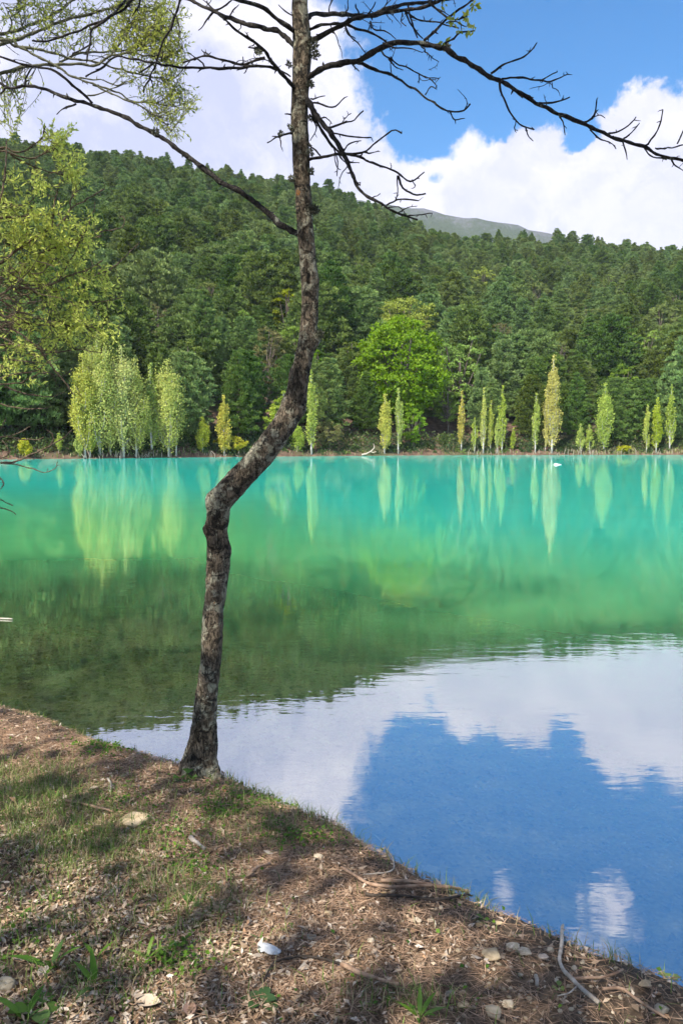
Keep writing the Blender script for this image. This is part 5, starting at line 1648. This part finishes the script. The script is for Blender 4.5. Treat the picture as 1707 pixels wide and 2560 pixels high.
P = scatter(900, [(1250, 2420, 260, 90, 0.9), (1500, 2480, 200, 60, 0.6), (1000, 2300, 260, 90, 0.35), (800, 2150, 160, 50, 0.3), (1150, 2530, 250, 40, 0.6)], 0.02)
link('gravel', pebble_mesh(P + np.array([0, 0, 0.002]), GR.uniform(0.003, 0.012, len(P)), GR, 'gravel', [(1.0, 0.97, 0.9), (0.8, 0.72, 0.6), (1.2, 1.18, 1.12), (0.6, 0.55, 0.5)]), kind='stuff', category='gravel',
     label='small pale limestone chips on the damp soil near the water')
pts = np.stack([GR.uniform(-4.0, 3.6, 26000), GR.uniform(1.2, 9.5, 26000)], 1)
d = -shore_dist(pts[:, 0], pts[:, 1])
pts = pts[(d > 0.02) & (d < 3.4) & (GR.uniform(0, 1, len(pts)) < 1.05 - d * 0.22)]
P = np.c_[pts, ground_z(pts[:, 0], pts[:, 1])]
link('lake_bed_pebbles', pebble_mesh(P, GR.uniform(0.007, 0.024, len(P)) * np.where(GR.uniform(0, 1, len(P)) < 0.08, 1.8, 1), GR, 'lake_bed_pebbles', [(0.36, 0.32, 0.25), (0.26, 0.23, 0.18), (0.46, 0.42, 0.35), (0.18, 0.16, 0.13)]), kind='stuff', category='pebbles',
     label='pebbles lying on the shallow lake bed beside the near bank')


def stone(px, py, wpx, hpx, label, tint, seed, name='stone', mat=None, angular=0.3, depth=0.75):
    p = on_ground(np.array(float(px)), np.array(float(py)))
    Y = np.linalg.norm(p - CAM)
    wx_, hz_ = wpx * 0.45 * Y / FPX, hpx * 0.45 * Y / FPX
    v = ICO2[0].copy()
    v = np.sign(v) * np.abs(v) ** (1 - angular)
    v = v * (0.62 + 0.75 * fbm(v * 1.9 + seed, 3, seed))[:, None]
    pl = rnd_dir(7, SR)
    for q_ in pl:
        dd_ = v @ q_
        v = v - np.clip(dd_ - 0.68, 0, 1)[:, None] * q_
    v = v * np.array([wx_, max(wx_ * depth, hz_ * 0.8), max(hz_ * 0.75, wx_ * 0.25)])
    me = mesh(name, v, ICO2[1], mat or M_STONE, True, np.tile(tint, (len(v), 1)))
    o = thing(name, label, 'stone', (p[0], p[1], p[2] + max(hz_ * 0.75, wx_ * 0.25) * 0.35 + 0.010), 'loose stones on the near bank', data=me)
    o.rotation_euler = (0, 0, float(SR.uniform(-0.4, 0.4)))
    return o


TAN, PAL, GRY, OCH = (1.0, 0.9, 0.72), (1.25, 1.2, 1.1), (0.75, 0.75, 0.72), (0.95, 0.75, 0.5)
for k, (px, py, wp, hp, tint, label) in enumerate((
        (332, 2060, 92, 36, (1.25, 1.1, 0.85), 'flat beige stone half buried in needles below the tree'),
        (1278, 2376, 36, 22, PAL, 'pale upright limestone, left of the touching pair on dark soil'),
        (1312, 2389, 36, 18, PAL, 'pale limestone slab, right of the touching pair on dark soil'),
        (1229, 2394, 50, 26, TAN, 'broken tan rock just left of the touching pale pair'),
        (1357, 2402, 26, 16, (1.2, 1.1, 1.1), 'pinkish white stone right of the touching pale pair'),
        (1374, 2383, 22, 12, PAL, 'small white stone above the pinkish white one'),
        (1435, 2428, 16, 10, PAL, 'little white pebble beside the pale forked stick'),
        (1126, 2492, 26, 18, GRY, 'grey white pebble above the bottom grass tuft'),
        (1221, 2476, 20, 15, OCH, 'ochre pebble in the lower middle of the soil strip'),
        (1234, 2541, 38, 28, GRY, 'rounded greenish grey stone at the bottom edge'),
        (1270, 2521, 28, 20, PAL, 'whitish stone just right of the rounded grey one at the bottom'),
        (1158, 2522, 30, 16, TAN, 'flat tan stone at the bottom left of the rounded grey one'),
        (959, 2242, 18, 14, OCH, 'ochre pebble under the two long crossed sticks'),
        (1136, 2248, 16, 12, TAN, 'tan pebble at the tip of the long sticks'),
        (1040, 2308, 26, 14, PAL, 'white chip below the long sticks'),
        (1077, 2310, 20, 12, PAL, 'cream chip right of the white chip below the long sticks'),
        (927, 2360, 20, 14, PAL, 'white pebble above the thick brown stick'),
        (795, 2150, 24, 17, PAL, 'cream white pebble on bare soil near the curved twig'),
        (822, 2290, 22, 14, TAN, 'beige pebble at mid slope above the white scrap'),
        (776, 2353, 28, 13, GRY, 'flat grey white chip right of the white scrap'),
        (1243, 2315, 22, 14, TAN, 'tan pebble in the mud near the waterline'),
        (1195, 2318, 20, 12, OCH, 'ochre flake left of the tan pebble in the mud'),
        (1457, 2340, 34, 16, GRY, 'grey stone lying in the shallows below the pale stick'),
        (1530, 2345, 22, 14, GRY, 'rounder grey stone in the shallows farther out'),
        (1572, 2385, 40, 16, GRY, 'wide flat grey stone in the shallows at the lower right'),
        (1650, 2530, 40, 20, GRY, 'dull stone on the mud in the lower right corner'),
        (1610, 2470, 30, 16, TAN, 'tan stone at the waterline in the lower right'),
        (15, 2475, 44, 36, GRY, 'grey pinkish stone cut by the left edge near the bottom'),
        (298, 1838, 26, 20, GRY, 'grey stone poking out of the water at the grassy corner'))):
    stone(px, py, wp, hp, label, tint, 900 + k)

# crumpled white scrap
p = on_ground(np.array(672.0), np.array(2385.0))
v = ICO2[0] * np.array([0.046, 0.024, 0.006])
v[:, 0] *= 0.85 + 0.35 * fbm(ICO2[0] * 1.4 + 9, 2, 18)
v[:, 1] *= 0.7 + 0.7 * fbm(ICO2[0] * 2.2 + 4, 2, 28)
v[:, 2] += 0.012 * fbm(v[:, :2] * 45, 3, 6) + 0.014
thing('white_scrap', 'crumpled white flake lying on the leaf litter', 'scrap', tuple(p), data=mesh('white_scrap', v, ICO2[1], M_WHITE, False), rz=-0.5)


def stick(pts, d0, d1, mat, label, lift=0.022, forks=(), name='stick'):
    A = np.array(pts, float)
    P = on_ground(A[:, 0], A[:, 1])
    off = P[0].copy()
    Y = np.linalg.norm(P.mean(0) - CAM)

    def run(Q, a, b):
        c = crooked(Q, 0.02, 0.0016, SR)
        r = np.linspace(a, b, len(c)) / 2 * Y / FPX
        c[:, 2] = ground_z(c[:, 0], c[:, 1])
        k = np.ones(9) / 9
        if len(c) > 12:
            c[4:-4, 2] = np.convolve(c[:, 2], k, 'valid')
        c[:, 2] += r + lift
        return c, r * (1 + 0.15 * SR.uniform(-1, 1, len(c)))
    mb = MB()
    c, r = run(P, d0 * 1.2, d1 * 1.2)
    mb.add(*tube(c - off, r, 7))
    add_spurs(mb, c - off, r, SR, 0.12, 0.006, 0.02)
    for f, a, b in forks:
        f = np.array(f, float)
        c, r = run(on_ground(f[:, 0], f[:, 1]), a, b)
        mb.add(*tube(c - off, r, 5))
    return thing(name, label, 'stick', tuple(off), 'sticks on the near bank', data=mb.build(name, mat, True))


def Z8(*p): return [(853 + 0.5446 * a, 1920 + 0.5446 * b) for a, b in p]
def Z9(*p): return [(0.5446 * a, 1920 + 0.5446 * b) for a, b in p]


stick(Z8((180, 550), (320, 553), (470, 575), (580, 587)), 8, 6, M_STICK, 'upper of the two long brown sticks side by side near the waterline')
stick(Z8((0, 485), (60, 520), (130, 560), (240, 577), (340, 570), (420, 572)), 6, 6, M_STICK, 'lower long stick that curves away from the upper one')
stick(Z8((110, 608), (280, 617), (420, 631), (520, 620), (602, 605)), 6, 4, M_STICKDARK, 'dark bowed stick lying below the two long brown sticks')
stick(Z8((0, 940), (100, 985), (180, 1010), (262, 1032)), 9, 7, M_STICK, 'thick reddish brown stick at the bottom centre')
stick(Z8((1013, 728), (1010, 830), (1003, 935), (1080, 1030), (1180, 1117)), 6, 7, M_STICKPALE, 'pale forked stick bent in the middle near the waterline', forks=((Z8((1080, 1035), (1040, 1065), (990, 1080)), 4, 2),))
stick(Z8((1050, 1006), (1130, 1000), (1200, 995), (1292, 958)), 6, 4, M_STICK, 'slim stick running right from the pale forked stick')
stick(Z8((1195, 1050), (1280, 1046), (1330, 1080), (1400, 1130), (1480, 1180)), 6, 5, M_STICK, 'angled brown stick in the lower right corner')
stick(Z8((138, 320), (190, 370), (232, 430), (236, 488), (180, 508), (100, 515)), 3.5, 2.5, M_STICKPALE, 'thin pale twig curled like a hook by the waterline')
stick([(870, 2432)] + Z9((1500, 915), (1400, 893), (1330, 905), (1260, 925), (1210, 1010)), 5, 3, M_STICKDARK, 'long thin dark stick beside the white scrap')
stick(Z9((1150, 512), (1185, 482), (1238, 462)), 6, 4, M_STICK, 'short tan stick on the needle carpet at mid slope')
stick(Z9((875, 350), (905, 372), (940, 400)), 9, 5, M_STICKPALE, 'stubby pale broken stick in the needles below the flat stone')
stick(Z8((890, 990), (895, 1010), (900, 1032)), 7, 6, M_STICKPALE, 'tiny white peeled twig end among the limestone chips')
stick(Z8((660, 612), (720, 620), (790, 632)), 4, 3, M_STICKPALE, 'short pale twig right of the dark bowed stick')
stick(Z9((1475, 205), (1520, 225), (1590, 262)), 11, 7, M_STICKDARK, 'dark wet log end jutting out at the waterline', -0.012)
stick(Z9((495, 70), (512, 100), (505, 130)), 4, 3, M_STICKPALE, 'small curved pale twig above the flat stone')
stick(Z9((300, 175), (400, 195), (520, 225)), 6, 4, M_STICK, 'straw coloured stick in the needles left above the flat stone')
# a twig floating by the left edge
fpn = at_level(np.array([-25.0, 8.0, 32.0]), np.array([1544.0, 1546.0, 1547.0]), 0.012)
mb = MB()
mb.add(*tube(resample(fpn, 0.05) - fpn[0], 0.008, 6))
thing('floating_twig', 'pale twig floating on the dark water at the left edge', 'stick', tuple(fpn[0]), data=mb.build('floating_twig', M_STICKPALE, True))


# ------------------------------------------------------------------ broad leaved herbs, one by one
def herb(px, py, size, nleaf, kind, label, cols, seed):
    rng = np.random.default_rng(seed)
    p = on_ground(np.array(float(px)), np.array(float(py)))
    o = thing('herb', label, 'plant', tuple(p), 'broad leaved herbs on the near bank')
    for k in range(nleaf):
        a = 6.283 * k / nleaf + rng.uniform(-0.5, 0.5)
        d = np.array([math.cos(a), math.sin(a), 0])
        L = size * 0.62 * rng.uniform(0.65, 1.15)
        if kind == 'long':
            elev, stalk, wid = rng.uniform(0.55, 1.15), 0.12, 0.15
        elif kind == 'palm':
            elev, stalk, wid = rng.uniform(0.45, 1.0), 0.5, 0.5
        else:
            elev, stalk, wid = rng.uniform(0.35, 0.9), 0.3, 0.55
        t = np.linspace(0, 1, 9)
        e = elev - 0.9 * t * (1.1 if kind != 'long' else 0.7)
        step = np.stack([np.cos(e) * d[0], np.cos(e) * d[1], np.sin(e)], 1) * L / 9
        c = np.cumsum(np.vstack([np.zeros(3), step]), 0)[:9]
        s = np.array([-d[1], d[0], 0])
        up = np.cross(s, unit(step))
        up = up * np.sign(up[:, 2:3] + 1e-6)
        wprof = np.where(t < stalk, 0.06, np.sin(np.clip((t - stalk) / (1 - stalk), 0, 1) ** 0.75 * math.pi) ** 0.8 + 0.03) * wid * L * 0.5
        if kind == 'palm':
            wprof = wprof * (1 + 0.35 * np.cos(t * 26))
        Lf = c + s * wprof[:, None] + up * wprof[:, None] * 0.25
        Rt = c - s * wprof[:, None] + up * wprof[:, None] * 0.25
        V = np.concatenate([Lf, c, Rt])
        i = np.arange(8)
        F = np.concatenate([np.stack([i, i + 9, i + 10, i + 1], 1), np.stack([i + 9, i + 18, i + 19, i + 10], 1)])
        f = rng.uniform(0, 1)
        cc = np.array(cols[0]) * (1 - f) + np.array(cols[1]) * f
        link('leaf', mesh('herb_leaf', V, F, M_GRASS, True, np.tile(cc, (len(V), 1))), o)


G1, G2, G3 = ((0.07, 0.17, 0.025), (0.17, 0.30, 0.045)), ((0.16, 0.26, 0.05), (0.30, 0.40, 0.10)), ((0.05, 0.12, 0.03), (0.11, 0.20, 0.05))
for k, (px, py, sz, nl, kind, cols, label) in enumerate((
        (468, 1955, 0.17, 8, 'palm', G1, 'lobed green plant at the foot of the leaning tree'),
        (428, 1912, 0.09, 5, 'palm', G2, 'small pale seedling left of the tree foot against the water'),
        (322, 1968, 0.11, 8, 'palm', G2, 'light green lobed plant on the needles left of the tree'),
        (285, 1872, 0.12, 9, 'long', G1, 'bushy green clump at the grassy corner by the water'),
        (128, 2425, 0.24, 4, 'long', G1, 'tall narrow leaved herb at the lower left with upright leaf'),
        (62, 2556, 0.20, 5, 'long', G1, 'narrow leaved herb in the bottom left corner'),
        (240, 2470, 0.20, 4, 'long', G1, 'pointed leaved herb in the lower left, right of the tall one'),
        (368, 2400, 0.16, 4, 'long', G2, 'pair of upright sunlit leaves left of the creeping patch'),
        (402, 2398, 0.15, 3, 'long', G2, 'broad upright leaf just right of the sunlit pair'),
        (128, 2262, 0.12, 4, 'long', G2, 'bright leaf in the sun patch at the left'),
        (72, 2290, 0.10, 5, 'round', G1, 'small rosette near the left edge by the sun patch'),
        (328, 2262, 0.13, 4, 'long', G1, 'slanting leaf left of the central grass patch'),
        (265, 2280, 0.09, 4, 'long', G2, 'small bright herb in the middle of the sun patch'),
        (648, 2512, 0.13, 6, 'round', G3, 'bluish green rosette at the bottom centre'),
        (650, 2355, 0.10, 4, 'long', G1, 'herb with slim leaves just above the white scrap'),
        (715, 2325, 0.08, 5, 'round', G1, 'small dark herb right above the flat grey chip'),
        (240, 2400, 0.14, 3, 'long', G1, 'solitary upright leaf between litter at the lower left'),
        (90, 2530, 0.16, 5, 'round', G1, 'wide leaved herb near the bottom left corner'),
        (480, 2265, 0.10, 5, 'round', G3, 'bluish leaf rosette in the central grass patch'),
        (510, 2190, 0.10, 7, 'round', G1, 'dense green herb right of the pale leaf patch at mid slope'),
        (545, 2050, 0.09, 8, 'round', G1, 'leafy herb on the slope below and right of the tree'),
        (800, 2090, 0.10, 5, 'long', G2, 'yellowish green sprout near the waterline right of the tree'),
        (1672, 2448, 0.07, 5, 'round', G2, 'tiny bright sprout at the waterline in the lower right'),
        (1395, 2470, 0.05, 5, 'round', G2, 'tiny seedling beside the fork of the pale stick'),
        (1205, 2300, 0.05, 5, 'round', G1, 'tiny green sprout in the mud by the waterline'),
        (1048, 2548, 0.16, 9, 'long', G1, 'bright green grass like clump at the bottom edge'))):
    herb(px, py, sz, nl, kind, label, cols, 700 + k)

# a few larger curled dry leaves that stand out
for k, (px, py, sz, label) in enumerate(((372, 2520, 0.075, 'large curled cream leaf at the bottom left of centre'), (475, 2535, 0.06, 'pinkish brown curled leaf right of the large cream leaf'),
                                         (355, 2275, 0.035, 'orange tan leaf lying in the sun patch'), (110, 2440, 0.05, 'pale curled leaf in front of the tall narrow leaved herb'),
                                         (485, 2400, 0.045, 'brown curled leaf above the creeping green patch'), (560, 1985, 0.04, 'reddish brown leaf on the needles under the tree'),
                                         (235, 1978, 0.05, 'pale split leaf on the sunny needles left of the tree'), (845, 2420, 0.04, 'light papery leaf beside the thin dark stick'))):
    p = on_ground(np.array(float(px)), np.array(float(py)))
    t = np.linspace(0, 1, 8)
    wpr = np.sin(t ** 0.8 * math.pi) ** 0.7 * sz * 0.32 + 0.001
    c = np.stack([t * sz - sz / 2, np.zeros(8), 0.006 + 0.35 * sz * (t - 0.45) ** 2], 1)
    s = np.array([0, 1.0, 0])
    V = np.concatenate([c + s * wpr[:, None] + np.array([0, 0, 1]) * wpr[:, None] * 0.7, c, c - s * wpr[:, None] + np.array([0, 0, 1]) * wpr[:, None] * 0.5])
    i = np.arange(7)
    F = np.concatenate([np.stack([i, i + 8, i + 9, i + 1], 1), np.stack([i + 8, i + 16, i + 17, i + 9], 1)])
    cc = np.array([(0.60, 0.47, 0.33), (0.42, 0.25, 0.17), (0.55, 0.30, 0.15), (0.62, 0.52, 0.42), (0.33, 0.22, 0.15), (0.42, 0.22, 0.12), (0.62, 0.52, 0.40), (0.60, 0.54, 0.46)][k])
    thing('dry_leaf', label, 'leaf', (p[0], p[1], p[2] + 0.006), 'larger dry leaves', 1.7 * k, mesh('dry_leaf', V, F, M_LITTER, True, np.tile(cc, (len(V), 1))))

# ------------------------------------------------------------------ thin air over the valley
def b_haze():
    m = bpy.data.materials.new('valley_air')
    m.use_nodes = True
    t = NT(m.node_tree)
    out = t.n('ShaderNodeOutputMaterial')
    v = t.n('ShaderNodeVolumePrincipled', {'Color': (0.70, 0.83, 1.0, 1), 'Density': 0.00010, 'Anisotropy': 0.0})
    t.t.links.new(v.outputs[0], out.inputs['Volume'])
    return m


hx = np.array([(x, y, z) for x in (-1700, 2800) for y in (-480, 2700) for z in (-60, 720)], float)
hFc = np.array([(0, 1, 3, 2), (4, 6, 7, 5), (0, 4, 5, 1), (2, 3, 7, 6), (0, 2, 6, 4), (1, 5, 7, 3)])
link('haze', mesh('haze', hx, hFc, b_haze()), kind='stuff', label='thin bluish haze filling the valley air')
